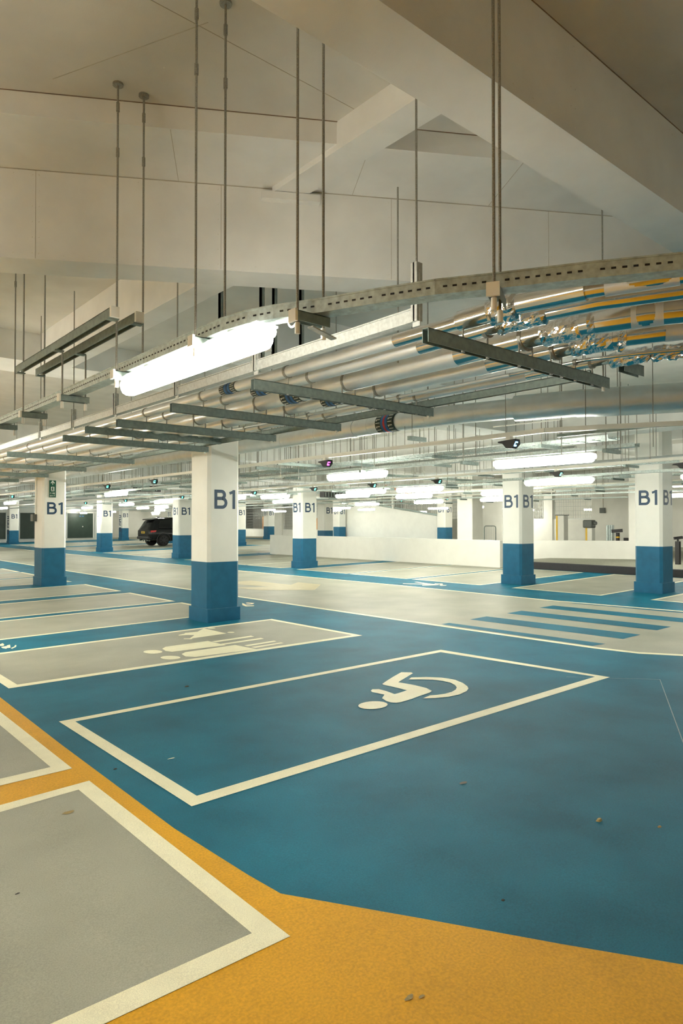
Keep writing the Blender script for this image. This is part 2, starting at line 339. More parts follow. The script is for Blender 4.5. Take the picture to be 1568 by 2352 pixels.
# ------------------------------------------------------------------ marks on the floor (small dropped things are things, stains belong to the floor)
for (x, y, r, e, m, lab) in ((2.52, 1.83, .012, .7, 'litter', 'black pebble on the blue floor near the orange edge'), (3.57, 1.94, .030, .6, 'scuff', 'crumpled brown leaf on the blue floor at the lower right'),
                          (3.74, 1.68, .016, .6, 'scuff', 'small brown crumb on the blue floor nearest the right edge'), (1.85, 4.56, .016, .5, 'litter', 'dark scrap between the orange strip and the disabled bay'),
                          (3.29, 6.28, .03, .5, 'litter', 'flattened dark scrap on the blue floor behind the disabled bay')):
    mb = MB(); n = 9; z = fz(x, y) + .001
    ring = [(x + r * math.cos(2 * math.pi * k / n) * random.uniform(.7, 1.2), y + e * r * math.sin(2 * math.pi * k / n) * random.uniform(.7, 1.2), z) for k in range(n)]
    top = [(x + (p[0] - x) * .55, y + (p[1] - y) * .55, z + r * .35) for p in ring]
    mb.add(ring + top, [tuple(range(n))[::-1], tuple(range(n, 2 * n))] + [(k, (k + 1) % n, (k + 1) % n + n, k + n) for k in range(n)])
    tag(mb.build('floor_debris', M[m]), lab, 'debris')
for (x, y, r, e, m) in ((1.37, 4.07, .035, .6, 'scuff'), (1.765, 1.685, .022, .5, 'scuff'), (1.80, 1.66, .016, .5, 'scuff'), (3.42, 2.79, .035, .5, 'band_dark'), (.9, 3.35, .012, .6, 'litter'), (2.23, 4.48, .03, .25, 'cream'),):
    fpoly([(x + r * math.cos(k * .7) * random.uniform(.7, 1.2), y + e * r * math.sin(k * .7) * random.uniform(.7, 1.2)) for k in range(9)], .0046, 'stain', M[m], floor)

# ------------------------------------------------------------------ ceiling, beams and walls
cb = MB(); cb.box(X0, X1, Y0, Y1, CEIL, CEIL + .3)
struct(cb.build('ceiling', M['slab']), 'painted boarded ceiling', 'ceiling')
BEAMS = []
def beam(pts, h, label, top=2.5):
    BEAMS.append((pts, h))
    mb = MB(); mb.prism([(x, y, H(h)) for x, y in pts], (0, 0, top - h + (.0 if top < 2.5 else .02)))
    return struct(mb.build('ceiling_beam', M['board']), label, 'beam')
SCREW = None
def dots(mbx, pts, n, r=.007):
    n = Vector(n).normalized(); a = n.cross(Vector((0, 0, 1)) if abs(n.z) < .9 else Vector((1, 0, 0))).normalized(); b = n.cross(a)
    for p in pts:
        p = Vector(p) + n * .0005
        vs = [p + (a * math.cos(k * math.pi / 3) + b * math.sin(k * math.pi / 3)) * r for k in range(6)] + [p + n * .003]
        mbx.add(vs, [(k, (k + 1) % 6, 6) for k in range(6)])
def bb(x0, x1, y0, y1, h, label): return beam([(x0, y0), (x1, y0), (x1, y1), (x0, y1)], h, label)
bb(-6, 16, 1.815, 2.13, 1.98, 'big boxed beam crossing the top right of the view')
U = Vector((math.cos(math.radians(-31.3)), math.sin(math.radians(-31.3)))); W = Vector((-U.y, U.x)); A0 = Vector((1.157, 4.826))
def sk(a, b): p = A0 + U * a + W * b; return (p.x, p.y)
beam([sk(-7, 0), sk(5.15, 0), sk(5.15, .30), sk(-7, .30)], 1.76, 'long skewed boxed beam across the upper middle')
beam([sk(-7, -.63), sk(4.35, -.63), sk(4.95, 0), sk(-7, 0)], 2.36, 'shallow skewed soffit step beside the long beam')
beam([(2.675, 2.13), (2.885, 2.13), (2.885, 3.74), (2.675, 3.87)], 2.32, 'short narrow beam between the big beam and the long beam')
# screw heads and board joints on the nearest boxed faces
nW = (-W.x, -W.y, 0); f3 = lambda a, h, b=-.001: (*sk(a, b), H(h))
mb = MB(); rnd = random.Random(3)
for q in (-1.0, .22, 1.44, 2.66, 3.88):
    for k in range(6):
        for e in (-.02, .022): dots(mb, [f3(q + e, 1.80 + k * .105)], nW, .0045)
q = -2.0
while q < 4.6: dots(mb, [f3(q, 1.795 + rnd.uniform(-.006, .006))], nW, .0045); dots(mb, [f3(q, 2.33)], nW, .004); q += .16
for k in range(60):
    x = .2 + k * .16; dots(mb, [(x, 1.8145, H(2.02 + rnd.uniform(-.01, .01))), (x + .05, 1.8145, H(2.45))], (0, -1, 0), .0045)
for xx in (1.9, 3.12, 4.3):
    for k in range(5):
        for e in (-.02, .02): dots(mb, [(xx + e, 1.8145, H(2.03 + k * .1))], (0, -1, 0), .0045)
for i in range(14):
    for j in range(12):
        if rnd.random() < .45: dots(mb, [(-1 + i * .37 + rnd.uniform(-.08, .08), -1.5 + j * .45 + rnd.uniform(-.05, .05), CEIL)], (0, 0, -1), .0045)
screws = mb.build('screw_heads', M['white'], None); tag(screws, 'small pale screw heads dotted over the boarded ceiling and beams', 'screws', kind='stuff')
mb = MB()
mb.bar((*sk(-3, -.633), H(2.498)), (*sk(4.35, -.633), H(2.498)), .004, .004)
mb.bar((-2, 1.8135, H(2.498)), (9, 1.8135, H(2.498)), .004, .004)

struct(mb.build('trim_1', M['joint_dark']), 'thin dark joints between the ceiling boards', 'joint')
mb = MB()
for q in (-1.0, .22, 1.44, 2.66, 3.88): mb.bar(f3(q, 1.765, -.0008), f3(q, 2.355, -.0008), .0016, .0022)
for k in (1.15, 2.37, 3.4): mb.bar((*sk(k, -.62), H(2.3592)), (*sk(k, -.01), H(2.3592)), .003, .0016)
mb.bar((-1, 3.0, H(2.4992)), (2.67, 3.0, H(2.4992)), .004, .0016); mb.bar((1.65, 2.95, H(2.4992)), (1.2, 3.9, H(2.4992)), .004, .0016)
mb.bar((*sk(-3, -.003), H(2.357)), (*sk(4.9, -.003), H(2.357)), .004, .004)
struct(mb.build('trim_2', M['seam']), 'faint painted seams of the boarded beams', 'joint')
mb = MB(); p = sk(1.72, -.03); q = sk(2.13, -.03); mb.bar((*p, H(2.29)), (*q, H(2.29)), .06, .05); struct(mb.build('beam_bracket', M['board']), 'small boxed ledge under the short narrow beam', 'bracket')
bb(2.735, 2.975, 4.2, 9.35, 2.0, 'boxed secondary beam behind the long beam at the left')
bb(-6, 31, 9.35, 10.15, 2.12, 'deep boxed beam along the first column row')
bb(4.43, 9.2, 6.42, 7.3, 2.0, 'boxed downstand above the pipe rack')
for i, y in enumerate((18.2, 26.8, 35.4, 44.1, 52.8)):
    bb(-6, 40, y, y + .6, 1.98, 'boxed beam over the %s column line' % ['second', 'third', 'fourth', 'fifth', 'sixth'][i])
for i, (x, a) in enumerate(((13.6, 2.2), (21.9, 5), (30.2, 8))):
    bb(x, x + .6, a, 57, 1.9, 'boxed beam running away over the %s row of columns' % ['far lane', 'parapet', 'ramp'][i])
for i, (x, y0, y1) in enumerate(((9.6, 10.2, 57), (17.7, 2.2, 57), (5.75, 10.2, 57))):
    bb(x, x + .28, y0, y1, 2.15, 'narrow secondary beam %s' % ['above the traffic lane', 'above the far bays', 'over the nearest column'][i])
def ceil_at(x, y):
    z = CEIL
    for pts, h in BEAMS:
        sg = [(pts[(i + 1) % len(pts)][0] - p[0]) * (y - p[1]) - (pts[(i + 1) % len(pts)][1] - p[1]) * (x - p[0]) for i, p in enumerate(pts)]
        if all(q >= -1e-6 for q in sg) or all(q <= 1e-6 for q in sg): z = min(z, H(h))
    return z
def wall(name, x0, x1, y0, y1, z1=None, m='white', label=None, z0=None, bev=0):
    mb = MB(); z1 = CEIL if z1 is None else z1
    f = lambda x, y: (fz(x, y) - .02) if z0 is None else z0
    mb.hexa([(x0, y0, f(x0, y0)), (x1, y0, f(x1, y0)), (x1, y1, f(x1, y1)), (x0, y1, f(x0, y1)), (x0, y0, z1), (x1, y0, z1), (x1, y1, z1), (x0, y1, z1)])
    return struct(mb.build(name, M[m], bevel=bev), label or name.replace('_', ' '), 'wall')
wall('wall_back_left', X0, 21.9, 57.5, 57.8)
wall('wall_recess', 21.9, 34, 62, 62.3)
wall('wall_recess_side', 21.75, 21.95, 57.8, 62)
wall('wall_west', X0 - .2, X0, Y0, 57.5)
wall('wall_behind', X0, X1, Y0 - .2, Y0)
wall('wall_east', X1 - .2, X1, Y0, Y1)
wall('wall_north', 34, X1, Y1 - .2, Y1)
wall('wall_soffit_band', 21.95, 27, 57.0, 57.4, z0=H(1.0), label='lit downstand band over the far left recess')
# dark shutters / doors in the back wall
for i, (a, b) in enumerate(((12.0, 14.32), (15.36, 17.5), (19.04, 21.2))):
    mb = MB(); mb.box(a, b, 57.38, 57.5, H(-1.30), H(.77))
    d = struct(mb.build('door_%d' % (i + 1), M['shutter']), '', 'door')
    d['label'] = ['dark green double door at the far left edge', 'dark door between the two left columns', 'dark green door right of the column with the exit sign'][i]
    f = MB()
    for p in ((a - .06, a, H(-1.30), H(.83)), (b, b + .06, H(-1.30), H(.83)), (a - .06, b + .06, H(.77), H(.83))): f.box(p[0], p[1], 57.34, 57.5, p[2], p[3])
    f.build('door_frame', M['white'], d)
    if i == 2:
        f = MB(); f.tube([(20.3, 57.38, H(-.35)), (20.3, 57.30, H(-.35))], .05, 10); f.build('door_knob', M['chrome'], d)
        f = MB(); f.box(20.05, 20.18, 57.375, 57.385, H(.5), H(.56)); f.box(20.28, 20.41, 57.375, 57.385, H(.5), H(.56)); f.build('door_sticker', M['band_blue'], d)
# parapet around the ramp, ramp wall, short wall
wall('wall_parapet', 18.02, 18.25, 13.15, 26.2, z1=H(-.585), label='low cream parapet wall behind the far bays')
mb = MB()
P = [(31.0, 36.2, fz(31, 36)), (31.0, 26.6, fz(31, 26)), (31.0, 26.6, H(.30)), (31.0, 36.2, H(1.62))]
mb.prism(P, (.25, 0, 0)); struct(mb.build('wall_ramp', M['white']), 'white ramp wall with a sloping top', 'wall')
D2 = Vector((22.3 - 20.79, 11.04 - 13.58)).normalized(); N2 = Vector((D2.y, -D2.x)) * -.2
a = Vector((20.4, 14.25)); b = Vector((22.45, 10.8))
mb = MB(); mb.prism([(a.x, a.y, .28), (b.x, b.y, .28), (b.x - N2.x, b.y - N2.y, .28), (a.x - N2.x, a.y - N2.y, .28)], (0, 0, H(-.625) - .28))
struct(mb.build('wall_short', M['white']), 'low white wall beyond the black kerb', 'wall')
mb = MB(); mb.prism([(22.32, 10.98, .28), (22.50, 10.68, .28), (22.8, 10.85, .28), (22.62, 11.15, .28)], (0, 0, H(1.9) - .28))
struct(mb.build('wall_pier', M['white']), 'bright white pier at the end of the low white wall', 'wall')
# raised asphalt with a black kerb
mb = MB(); mb.prism([(18.42, 13.1, .2), (18.45, 4, .2), (30, 4, .2), (30, 13.1, .2)], (0, 0, .285)); struct(mb.build('asphalt_road', M['asphalt']), 'raised grey asphalt beyond the black kerb', 'road')
kb = MB(); kb.prism([(18.24, 13.2, .2), (18.27, 4, .2), (18.42, 4, .2), (18.42, 13.2, .2)], (0, 0, .29)); struct(kb.build('kerb', M['kerb'], bevel=.02), 'black painted kerb', 'kerb')
# back wall with mesh openings, seen over the low walls
def zs(h): return H(h)
wall('wall_sill', 34.0, 34.25, 6, 34, z1=H(.17), label='white sill wall under the right wire mesh')
wall('wall_sill_far', 34.0, 34.25, 36, 62, z1=H(-.62), label='low white sill wall far behind the centre columns')
wall('wall_header', 34.0, 34.25, 6, 62, z0=H(1.85), label='white header band over the wire mesh')
wall('wall_infill', 34.0, 34.25, 33.2, 36.2, label='white infill between the mesh openings')
for i, (y0, y1) in enumerate(((8, 18.75), (22.9 - 1.75, 22.9 - 1.2), (24.6, 26.15), (40, 41.5), (47.5, 49))):
    wall('wall_pier', 33.9, 34.25, y0, y1, label='white pier in the mesh wall, number %d from the right' % (i + 1) if 0 else ['broad white wall right of the wire mesh', 'slim white pier between two mesh panels', 'white pier left of the right mesh panel', 'white pier in the far mesh wall', 'second white pier in the far mesh wall'][i])
wall('wall_backdrop', 43, 43.2, 4, 66, label='bright wall behind the wire mesh')
def mesh_panel(y0, y1, z0, z1, label, step=.14):
    t = thing('mesh_screen', (34.1, (y0 + y1) / 2, z0), label, 'wire mesh', 'wire mesh screens in the far wall')
    w = MB(); n = int((y1 - y0) / step)
    for k in range(n + 1):
        y = y0 + (y1 - y0) * k / n; w.bar((34.05, y, z0), (34.05, y, z1), .012, .012)
    n = int((z1 - z0) / (step * 1.6))
    for k in range(n + 1):
        z = z0 + (z1 - z0) * k / n; w.bar((34.04, y0, z), (34.04, y1, z), .012, .012)
    w.build('wire_grid', M['mesh'], t)
    f = MB()
    for y in (y0, y1): f.bar((34.04, y, z0), (34.04, y, z1), .05, .05)
    for z in (z0 + .025, z1 - .025): f.bar((34.04, y0, z), (34.04, y1, z), .05, .05)
    f.build('panel_frame', M['galv_light'], t)
mesh_panel(18.75, 21.1, H(.17), H(1.85), 'wire mesh screen right of the white box post')
mesh_panel(21.75, 24.55, H(.17), H(1.85), 'wire mesh screen behind the second blue-based column from the right')
mesh_panel(26.2, 27.6, H(.17), H(1.85), 'wire mesh screen just right of the blank pillar')
mesh_panel(27.8, 33.1, H(.17), H(1.85), 'wire mesh screen over the ramp wall')
mesh_panel(36.3, 39.9, H(-.6), H(1.85), 'wire mesh screen far behind the centre, right part')
mesh_panel(41.6, 47.4, H(-.6), H(1.85), 'wire mesh screen far behind the centre, middle part')
mesh_panel(49.1, 55, H(-.6), H(1.85), 'wire mesh screen far behind the centre, left part')
for (y0, y1, h, lab) in ((43.2, 44.3, .35, 'orange board behind the mesh right of a small column'), (50.2, 51.4, .55, 'brown board behind the mesh at the centre')):
    mb = MB(); mb.box(34.5, 34.58, y0, y1, fz(34, y0), H(h)); tag(mb.build('stacked_board', M['wood']), lab, 'board')
# diagonal handrail mesh above ramp wall
t = thing('ramp_screen', (31.1, 31, H(.3)), 'grey mesh guard rail along the sloping ramp wall', 'railing')
mb = MB()
for k in range(60):
    y = 26.8 + k * .16; z = H(.30 + 1.32 * (y - 26.6) / 9.6); mb.bar((31.12, y, z), (31.12, y, min(z + 1.1, H(1.9))), .014, .014)
mb.build('rail_bars', M['mesh'], t)
mb = MB(); mb.bar((31.12, 26.6, H(.36)), (31.12, 36.2, H(1.68)), .05, .09); mb.build('bottom_rail', M['strut'], t)
mb = MB(); mb.bar((31.12, 26.6, H(1.4)), (31.12, 30.4, H(1.9)), .04, .04); mb.build('top_rail', M['mesh'], t)
for y in (26.9, 31.0): 
    mb = MB(); mb.box(31.02, 31.14, y, y + .12, H(.3), H(1.9)); mb.build('post', M['white'], t)

# ------------------------------------------------------------------ columns
COLS = [  # x0,x1,y0,y1, right text, left text, label
 (5.53, 6.13, 9.82, 10.45, 1, 0, 'large white column with blue base, nearest in the centre left'),
 (5.47, 6.08, 18.38, 19.1, 1, 0, 'white column with blue base and the green exit sign'),
 (13.96, 14.55, 9.57, 10.14, 1, 1, 'white and blue column at the right, just left of the black kerb'),
 (14.36, 14.93, 6.36, 6.95, 1, 1, 'rightmost white and blue column'),
 (13.62, 14.28, 17.93, 18.5, 1, 1, 'white and blue column in front of the parapet, right of the large column'),
 (13.52, 14.15, 26.55, 27.2, 1, 1, 'white and blue column just left of the large column, hiding the car front'),
 (13.5, 14.15, 35.4, 36.05, 1, 1, 'white and blue column left of the black car'),
 (13.5, 14.15, 53.1, 53.8, 1, 0, 'small white and blue column at the far left edge'),
 (13.5, 14.15, 44.2, 44.85, 1, 0, 'white and blue column hidden behind the exit sign column'),
 (21.9, 22.5, 52.95, 53.6, 1, 0, 'small far column with black stencilled lettering on its side'),
 (21.95, 22.6, 35.45, 36.1, 1, 0, 'white and blue column peeking out right of the large column'),
 (22.0, 22.6, 27.0, 27.65, 1, 0, 'white column behind the parapet, its blue base mostly hidden'),
 (21.9, 22.5, 44.2, 44.85, 1, 1, 'far white and blue column in line behind the left centre one'),
 (30.2, 30.85, 44.2, 44.85, 1, 1, 'smallest blue-based column above the left end of the parapet'),
 (30.2, 30.85, 35.5, 36.15, 1, 1, 'small column at the left end of the ramp wall'),
 (30.25, 30.95, 25.95, 26.6, 1, 1, 'small column at the right end of the ramp wall'),
]
CR = {}
for (x0, x1, y0, y1, tr, tl, lab) in COLS:
    zb = fz(x0, y0); root = thing('column', ((x0 + x1) / 2, (y0 + y1) / 2, zb), lab, 'column', 'numbered columns of the car park')
    CR[lab] = root
    c = .05
    def oct_(e, z): 
        a, b, d, f = x0 - e, x1 + e, y0 - e, y1 + e
        cc = c if e == 0 else .012
        return [(a + cc, d, z), (b - cc, d, z), (b, d + cc, z), (b, f - cc, z), (b - cc, f, z), (a + cc, f, z), (a, f - cc, z), (a, d + cc, z)]
    mb = MB(); mb.prism(oct_(0, zb + 1.0), (0, 0, CEIL - zb - 1.0)); mb.build('shaft', M['white'], root)
    mb = MB(); mb.prism(oct_(0, zb + .2), (0, 0, .8)); mb.build('painted_base', M['blue_base'], root)
    mb = MB(); mb.prism(oct_(.016, zb - .03), (0, 0, .26)); mb.build('plinth', M['blue_base'], root, bevel=.004)
    s = .32; w = B1W * s
    if tr: b1(root, '-y', x0 + (x1 - x0 - w) / 2 + .01, y0, zb + 1.885, s)
    if tl: b1(root, '-x', y1 - (y1 - y0 - w) / 2 - .01, x0, zb + 1.885, s)
# blank pillar
mb = MB(); mb.box(21.92, 22.62, 17.35, 18.15, fz(22, 17.5), CEIL)
p = struct(mb.build('column', M['white'], bevel=.02), 'blank white pillar behind the parapet', 'column')
# stencilled lettering on two far columns (left faces)
for lab, x, y1 in (('small far column with black stencilled lettering on its side', 21.9, 53.5), ('small white and blue column at the far left edge', 13.5, 53.7)):
    r = CR[lab]; mb = MB(); zb = fz(x, 53)
    for k, (z, hgt, kind) in enumerate(((1.85, .22, 1), (1.50, .26, 0), (1.22, .24, 2), (.72, .34, 3))):
        X = x - .004; a, b = 53.1 if x > 20 else 53.2, y1
        if kind == 3: mb.poly([(X, a, zb + z), (X, b, zb + z), (X, b, zb + z + hgt), (X, a, zb + z + hgt)])
        else:
            mb.poly([(X, a, zb + z), (X, b, zb + z), (X, b, zb + z + .07), (X, a, zb + z + .07)])
            mb.poly([(X, a, zb + z + hgt - .07), (X, b, zb + z + hgt - .07), (X, b, zb + z + hgt), (X, a, zb + z + hgt)])
            q = a if kind == 1 else b - .1
            mb.poly([(X, q, zb + z), (X, q + .1, zb + z), (X, q + .1, zb + z + hgt), (X, q, zb + z + hgt)])
            if kind == 0: mb.poly([(X, (a + b) / 2, zb + z), (X, (a + b) / 2 + .08, zb + z), (X, (a + b) / 2 + .08, zb + z + hgt), (X, (a + b) / 2, zb + z + hgt)])
    mb.build('stencil_lettering', M['navy'], r)
# exit sign on the second column
E0 = thing('exit_sign', (5.70, 18.37, H(.68)), 'tall green fire exit sign with arrow and running figure on the left column', 'sign')
sy = 18.372; sx0, sx1, sz0, sz1 = 5.63, 5.80, H(.66), H(1.11)
mb = MB(); mb.box(sx0, sx1, sy - .012, sy, sz0, sz1); mb.build('sign_plate', M['sign_green'], E0)
def spoly(pts, e=.0145): return [(sx0 + .17 * a, sy - e, sz0 + .45 * b) for a, b in pts]
mb = MB()
for q in stroke([(.5, .74), (.5, .93)], .10) + stroke([(.22, .83), (.5, .955), (.78, .83)], .07): mb.poly(spoly([(p.x, p.y) for p in q]))
mb.build('arrow', M['sign_white'], E0)
mb = MB(); mb.poly(spoly([(.25, .36), (.75, .36), (.75, .62), (.25, .62)]))
mb.build('doorway', M['sign_white'], E0)
mb = MB()
for L_, w_ in (([(.42, .54), (.52, .46)], .12), ([(.52, .46), (.62, .42), (.64, .37)], .06), ([(.5, .46), (.42, .41), (.32, .40)], .06), ([(.36, .48), (.42, .53), (.54, .52), (.62, .55)], .05)):
    for q in stroke(L_, w_): mb.poly(spoly([(p.x, p.y) for p in q], .0155))
mb.poly(spoly([(.5 + .07 * math.cos(k), .585 + .028 * math.sin(k)) for k in range(7)], .0155))
mb.build('running_figure', M['sign_green'], E0)
def letters(txt, x0, z0, w, hgt, pl, mbx, sw=.3):
    G = {'F': [[(0, 0), (0, 1), (1, 1)], [(0, .5), (.8, .5)]], 'I': [[(.5, 0), (.5, 1)]], 'R': [[(0, 0), (0, 1), (.9, .95), (.9, .55), (0, .5)], [(.4, .5), (1, 0)]], 'E': [[(1, 0), (0, 0), (0, 1), (1, 1)], [(0, .5), (.8, .5)]],
         'X': [[(0, 0), (1, 1)], [(0, 1), (1, 0)]], 'T': [[(.5, 0), (.5, 1)], [(0, 1), (1, 1)]]}
    for i, ch in enumerate(txt):
        for st in G[ch]:
            for q in stroke(st, .24): mbx.poly(spoly([(x0 + (i + .0) * w * 1.35 + p.x * w, z0 + p.y * hgt) for p in q]))
mb = MB(); letters('FIRE', .14, .2, .14, .07, None, mb); mb.build('sign_word', M['sign_white'], E0)
mb = MB(); letters('EXIT', .14, .06, .14, .07, None, mb); mb.build('sign_word', M['sign_white'], E0)
# conduit with switch box on the second column
t = thing('switch_box', (5.45, 18.95, H(.05)), 'grey switch box with white conduit on the left side of the exit sign column', 'switch box')
mb = MB(); mb.box(5.36, 5.47, 18.84, 19.05, H(.03), H(.22)); mb.build('box', M['grey_plastic'], t, bevel=.01)
mb = MB(); mb.tube([(5.445, 18.86, H(.22)), (5.445, 18.86, H(2.4))], .018, 8); mb.build('conduit', M['pvc'], t)
# ------------------------------------------------------------------ shared rod (copies share one mesh)
_rods = {}
def rod(parent, x, y, z0, z1, r=.006, couplers=False, name='rod'):
    z1 = min(z1, ceil_at(x, y))
    if z1 < z0 + .05: return None
    key = (round(z1 - z0, 2), r, couplers)
    if key not in _rods:
        mb = MB(); L_ = z1 - z0
        mb.tube([(0, 0, 0), (0, 0, L_)], r, 7)
        if couplers:
            for q in (L_ - .16, L_ - .42): mb.tube([(0, 0, q), (0, 0, q + .05)], r * 1.7, 8)
            mb.tube([(0, 0, L_ - .012), (0, 0, L_)], .03, 12)
        me = bpy.data.meshes.new(name); me.from_pydata([tuple(v) for v in mb.v], [], mb.f)
        for p, q in zip(me.polygons, mb.sm): p.use_smooth = q
        me.materials.append(M['rod']); _rods[key] = me
    o = bpy.data.objects.new(name, _rods[key]); COL.objects.link(o); o.parent = parent
    o.location = Vector((x, y, z0)) - Vector(parent.location)
    return o
def normal_of(path, i):
    a = Vector(path[max(0, i - 1)]); b = Vector(path[min(len(path) - 1, i + 1)]); t = (b - a).normalized(); return Vector((t.y, -t.x)), t

# ------------------------------------------------------------------ near cable tray, its brackets and rods
TP = [(1.58, 26), (1.58, 6), (1.58, 2.62), (1.605, 2.46), (1.65, 2.34), (1.75, 2.14), (1.84, 1.92), (1.94, 1.70), (2.06, 1.51), (2.225, 1.23), (2.39, .98), (2.9, .2), (3.5, -.8)]
tray = thing('cable_tray', (1.56, 4, H(.86)), 'perforated galvanised cable tray above the big lit lamp, curving to the right', 'cable tray')
def make_tray(path, h, w, root, mname='galv', hh=.055, perf=True):
    a = side(path, -w / 2); b = side(path, w / 2); mb = MB()
    for i in range(len(path) - 1):
        for (l0, l1) in ((a[i], a[i + 1]), (b[i], b[i + 1])):
            mb.bar((*l0, H(h) + hh / 2), (*l1, H(h) + hh / 2), .004, hh)
        mb.prism([(*a[i], H(h)), (*a[i + 1], H(h)), (*b[i + 1], H(h)), (*b[i], H(h))], (0, 0, .003))
        for l0, l1 in ((a[i], a[i + 1]), (b[i], b[i + 1])): mb.bar((*l0, H(h) + hh), (*l1, H(h) + hh), .014, .006)
    chan = mb
    if not perf: chan.build('tray_channel', M[mname], root)
    if perf:      # dark slots along the sides
        mb = MB()
        for i in range(len(path) - 1):
            for s_ in (-1, 1):
                l0 = Vector(a[i] if s_ < 0 else b[i]); l1 = Vector(a[i + 1] if s_ < 0 else b[i + 1]); t = (l1 - l0); L_ = t.length; t.normalize(); n = Vector((t.y, -t.x)) * s_ * .0025
                k = .03
                while k + .02 < min(L_, 6):
                    p = l0 + t * k + n; q = l0 + t * (k + .016) + n
                    if i == 0: p = l1 - t * (k + .016) + n; q = l1 - t * k + n
                    mb.bar((p.x, p.y, H(h) + hh * .5), (q.x, q.y, H(h) + hh * .5), .002, .007); k += .036
        chan.build('tray_channel', M[mname], root, extra=(mb, M['dark']))
make_tray(TP, .86, .075, tray)
def tray_bracket(root, p, nrm, arms=.20, inner=.075, cap='plug', top=CEIL, low=True, couplers=True, second=True):
    p = Vector((p[0], p[1])); n = Vector((nrm[0], nrm[1])).normalized()
    a = p - n * inner; b = p + n * arms
    mb = MB(); mb.channel((*a, H(.835)), (*b, H(.835)), .041, .041, .003, False); mb.build('bracket', M['strut'], root)
    mb = MB(); c = a - n * .004; mb.bar((*(a - n * .008), H(.835)), (*(a + n * .004), H(.835)), .048, .05); mb.build('bracket_end', M['plug'], root)
    for k, q in enumerate((a + n * .02, b - n * .02)):
        if k and not second: continue
        rod(root, q.x, q.y, H(.79), top, couplers=couplers and top > H(2))
        mb = MB(); mb.tube([(q.x, q.y, H(.765)), (q.x, q.y, H(.81))], .011, 10); mb.build('rod_cap', M['plug'], root)
for y in (2.78, 3.70, 4.62, 5.52, 6.35, 7.6, 9.0): tray_bracket(tray, (1.55, y), (1, 0), .12, top=H(1.15) if y == 4.62 else CEIL)
for i, (p, d) in enumerate((((1.70, 2.17), (1, 0)), ((2.05, 1.505), (.88, .47)), ((2.50, .82), (.82, .57)))):
    tray_bracket(tray, p, d, .10 if i else .08, .095)
# cable loops hanging under the tray
mb = MB(); mb.tube([(1.69, 2.29 - .03 * math.cos(k * .4), H(.86) - .028 * math.sin(k * .4)) for k in range(9)], .005, 6); mb.build('cable_loop', M['pvc'], tray)
mb = MB(); mb.bar((1.66, 2.13, H(.79)), (1.80, 2.15, H(.77)), .03, .006); mb.build('perforated_strip', M['galv_light'], tray)
# twin channels hung between ceiling and tray
for x, lab in ((1.47, 'upper grey steel channel hanging at the upper left'), (1.615, 'lower grey steel channel hanging at the upper left, beside the upper one')):
    t = thing('hanging_channel', (x, 4.6, H(1.18)), lab, 'steel channel', 'twin hanging channels')
    mb = MB(); mb.channel((x, 3.68, H(1.18)), (x, 5.56, H(1.18)), .041, .055, .004, False); mb.build('channel', M['strut'], t)
    mb = MB(); mb.box(x - .024, x + .024, 3.66, 3.682, H(1.15), H(1.21)); mb.build('end_cap', M['plug'], t)
    for y in (3.70, 4.62, 5.50):
        mb = MB(); mb.box(x - .03, x + .03, y - .022, y + .022, H(1.142), H(1.150)); mb.build('washer_plate', M['strut'], t)

# ------------------------------------------------------------------ lamps
def make_lamp(x, y0, label, L_=1.48, h=.735, group='tubular ceiling lamps', lm='lamp'):
    t = thing('ceiling_lamp', (x, y0 + L_ / 2, H(h)), label, 'lamp', group)
    y1 = y0 + L_
    def prof(w0, w1, z0, z1, n=7): 
        # lower U profile
        return [(-w1, z1)] + [(-w0 * math.cos(math.pi * k / n), z0 + (z1 - z0) * .55 * (1 - math.sin(math.pi * k / n))) for k in range(n + 1)] + [(w1, z1)]
    z_ = H(h) - .008
    P_ = [(-.046, z_ + .092), (-.054, z_ + .055), (-.052, z_ + .032), (-.040, z_ + .010), (-.018, z_), (.018, z_), (.040, z_ + .010), (.052, z_ + .032), (.054, z_ + .055), (.046, z_ + .092)]
    def sec(yy, s): return [(x + px * s, yy, H(h) + .03 + (pz - H(h) - .03) * s) for px, pz in P_]
    mb = MB(); S_ = [sec(y0 + .035, .72), sec(y0 + .055, .93), sec(y0 + .085, 1), sec(y1 - .085, 1), sec(y1 - .055, .93), sec(y1 - .035, .72)]
    n = len(P_); vs = [v for s_ in S_ for v in s_]; fs = []
    for i in range(len(S_) - 1):
        for k in range(n): fs.append((i * n + k, i * n + (k + 1) % n, (i + 1) * n + (k + 1) % n, (i + 1) * n + k))
    mb.add(vs, fs); mb.add(S_[0], [tuple(range(n))]); mb.add(S_[-1], [tuple(range(n))])
    mb.build('diffuser', M[lm], t)
    mb = MB(); z = H(h)
    mb.prism([(x - .054, y0 + .02, z + .084), (x + .054, y0 + .02, z + .084), (x + .054, y1 - .02, z + .084), (x - .054, y1 - .02, z + .084)], (0, 0, .008))
    mb.hexa([(x - .05, y0 + .02, z + .092), (x + .05, y0 + .02, z + .092), (x + .05, y1 - .02, z + .092), (x - .05, y1 - .02, z + .092),
             (x - .03, y0 + .06, z + .110), (x + .03, y0 + .06, z + .110), (x + .03, y1 - .06, z + .110), (x - .03, y1 - .06, z + .110)])
    mb.build('housing', M['body'], t)
    for yy in (y0 + .012, y1 - .012):
        mb = MB(); mb.tube([(x, yy - .01, z + .06), (x, yy + .01, z + .06)], .034, 16); mb.build('end_cap', M['body'], t)
    for yy in (y0 + .3, y1 - .3):
        mb = MB(); mb.box(x - .012, x + .012, yy - .02, yy + .02, z + .108, H(.86) - .0005)
        mb.build('hanger', M['galv_light'], t)
    return t
big = make_lamp(1.575, 2.29, 'big glowing tubular lamp under the cable tray, nearest the camera')
